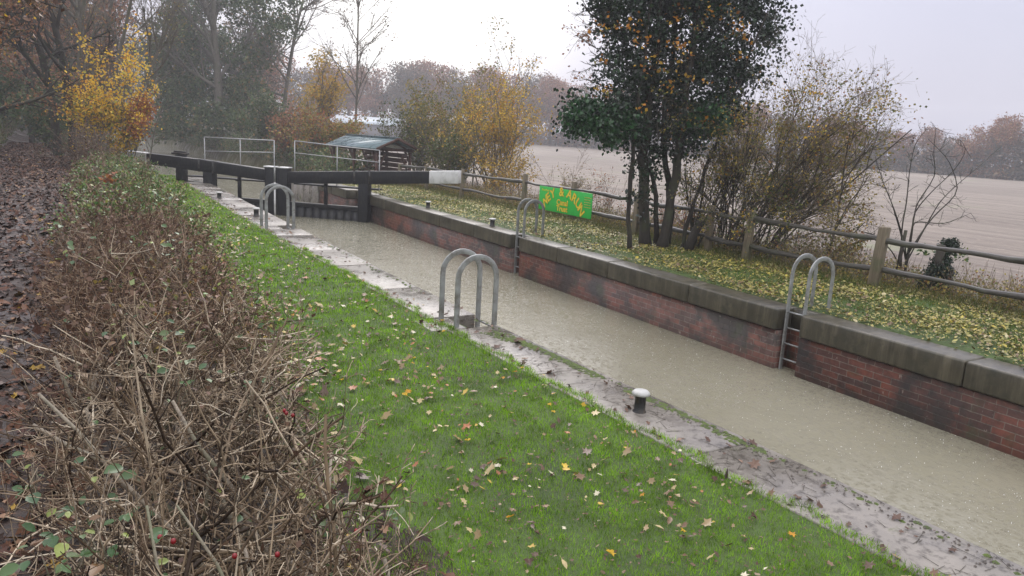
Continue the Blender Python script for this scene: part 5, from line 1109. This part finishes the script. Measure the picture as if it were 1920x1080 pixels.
for a, b in ((0, 1), (1, 2), (2, 3), (3, 0)): g.f.append(np.stack([i + a, i + b, i + 4], 1)); g.r.append(np.zeros(n))
g.v.append(V); g.n += len(V); tag(g.build('dirt_crumbs', 'mud'), 'dark crumbs of dirt along the wet coping edge', 'dirt', kind='stuff')
t = thing('upright_sprig', (3.63, 3.0, .01), 'small dark pointed leaf standing up at the edge of lawn and coping', 'leaf')
g = G(); c = at(1364, 880, 3.38); c = A([c[0], c[1], .03]); g.add([c + A([-.018, 0, 0]), c + A([.02, .005, 0]), c + A([.012, 0, .04]), c + A([0, 0, .085]), c + A([-.014, .004, .035])], [(0, 1, 2, 3, 4)]); g.build('leaf_blade', 'mud', t)
# rain splashes
rs = np.random.RandomState(181); g = G(); n = 2600; y = 2.5 + 26 * rs.random(n) ** 1.3; x = rs.uniform(4.72, 9.0, n); s = rs.uniform(.0025, .0065, n)
C = np.stack([x, y, np.full(n, -.927)], 1); a = np.arange(5) * 1.2566; V = np.concatenate([C[:, None] + s[:, None, None] * np.stack([np.cos(a), np.sin(a), 0 * a], 1)[None] * .7, C[:, None] + (s[:, None] * 1.5)[:, :, None] * A([0, 0, 1.])], 1).reshape(-1, 3); b = (np.arange(n) * 6)[:, None]
F = np.stack([np.concatenate([b + j, b + (j + 1) % 5, b + 5], 1) for j in range(5)], 1).reshape(-1, 3); g.add(V, F); tag(g.build('rain_splashes', 'splash'), 'tiny white splashes of rain on the muddy canal water', 'rain', kind='stuff')

# ------------------------------------------------------------------ light, sky, haze
SAZ = math.atan2(.38, .91)      # compass angle of the bright patch, from +Y towards +X
SEL = rad(40)
w = bpy.data.worlds.new('World'); sc.world = w; w.use_nodes = True; nt = w.node_tree; nt.nodes.clear()
wo = nt.nodes.new('ShaderNodeOutputWorld')
sky = nt.nodes.new('ShaderNodeTexSky'); sky.sky_type = 'NISHITA'; sky.sun_disc = False; sky.sun_elevation = SEL; sky.sun_rotation = SAZ; sky.dust_density = 4; sky.air_density = 1.5
bg1 = nt.nodes.new('ShaderNodeBackground'); nt.links.new(sky.outputs[0], bg1.inputs[0]); bg1.inputs[1].default_value = .012
tc = nt.nodes.new('ShaderNodeTexCoord'); dt = nt.nodes.new('ShaderNodeVectorMath'); dt.operation = 'DOT_PRODUCT'; nrm_ = nt.nodes.new('ShaderNodeVectorMath'); nrm_.operation = 'NORMALIZE'
nt.links.new(tc.outputs['Generated'], nrm_.inputs[0]); nt.links.new(nrm_.outputs[0], dt.inputs[0])
dd = A([.37, .91, .165]); dd /= np.linalg.norm(dd); dt.inputs[1].default_value = tuple(dd)
nz = noise(nt, tc.outputs['Generated'], 2.2, 5, .55)
dsum = math_(nt, 'ADD', dt.outputs['Value'], math_(nt, 'MULTIPLY', math_(nt, 'SUBTRACT', nz, .5), .05))
c = ramp(nt, dsum, [(.0, (.63, .64, .70)), (.80, (.53, .54, .71)), (.92, (.60, .61, .79)), (.968, (.70, .71, .88)), (.99, (1.15, 1.17, 1.25)), (1.0, (1.7, 1.7, 1.7))])
sx = nt.nodes.new('ShaderNodeSeparateXYZ'); nt.links.new(nrm_.outputs[0], sx.inputs[0])
zen = ramp(nt, sx.outputs[2], [(0, (.60, .60, .60)), (.20, (.66, .66, .66)), (.5, (1.45, 1.42, 1.32)), (1, (2.5, 2.42, 2.2))])
c = mix(nt, 1.0, c, zen, 'MULTIPLY')
c = mix(nt, ramp(nt, nz, [(.35, (0, 0, 0)), (.65, (.35,) * 3)]), c, mix(nt, 1.0, c, (.88, .88, .90), 'MULTIPLY'))
bg2 = nt.nodes.new('ShaderNodeBackground'); nt.links.new(c, bg2.inputs[0]); bg2.inputs[1].default_value = .95
ad = nt.nodes.new('ShaderNodeAddShader'); nt.links.new(bg1.outputs[0], ad.inputs[0]); nt.links.new(bg2.outputs[0], ad.inputs[1]); nt.links.new(ad.outputs[0], wo.inputs[0])
sun = bpy.data.lights.new('sun', 'SUN'); sun.energy = .7; sun.angle = rad(35); sun.color = (1, .96, .90); so = bpy.data.objects.new('sun', sun); COL.objects.link(so)
sd = Vector((math.sin(SAZ) * math.cos(SEL), math.cos(SAZ) * math.cos(SEL), math.sin(SEL))); so.rotation_euler = sd.to_track_quat('Z', 'Y').to_euler()
g = G(); box(g, -225, 440, -30, 445, -3.5, 32)
hm = bpy.data.materials.new('haze_air'); hm.use_nodes = True; nt = hm.node_tree; nt.nodes.clear(); o_ = nt.nodes.new('ShaderNodeOutputMaterial'); pv = nt.nodes.new('ShaderNodeVolumePrincipled')
pv.inputs['Color'].default_value = (.93, .93, .97, 1); pv.inputs['Density'].default_value = .0017; pv.inputs['Anisotropy'].default_value = .2; nt.links.new(pv.outputs[0], o_.inputs[1]); MATS['haze_air'] = hm
tag(g.build('haze', 'haze_air'), 'thin pale rain mist filling the air over the fields', 'haze', kind='stuff')
sc.view_settings.view_transform = 'Standard'; sc.view_settings.look = 'None'; sc.view_settings.exposure = 0.78; sc.view_settings.gamma = 1
sc.cycles.max_bounces = 6; sc.cycles.transparent_max_bounces = 8; sc.cycles.volume_bounces = 0; sc.cycles.sample_clamp_indirect = 6
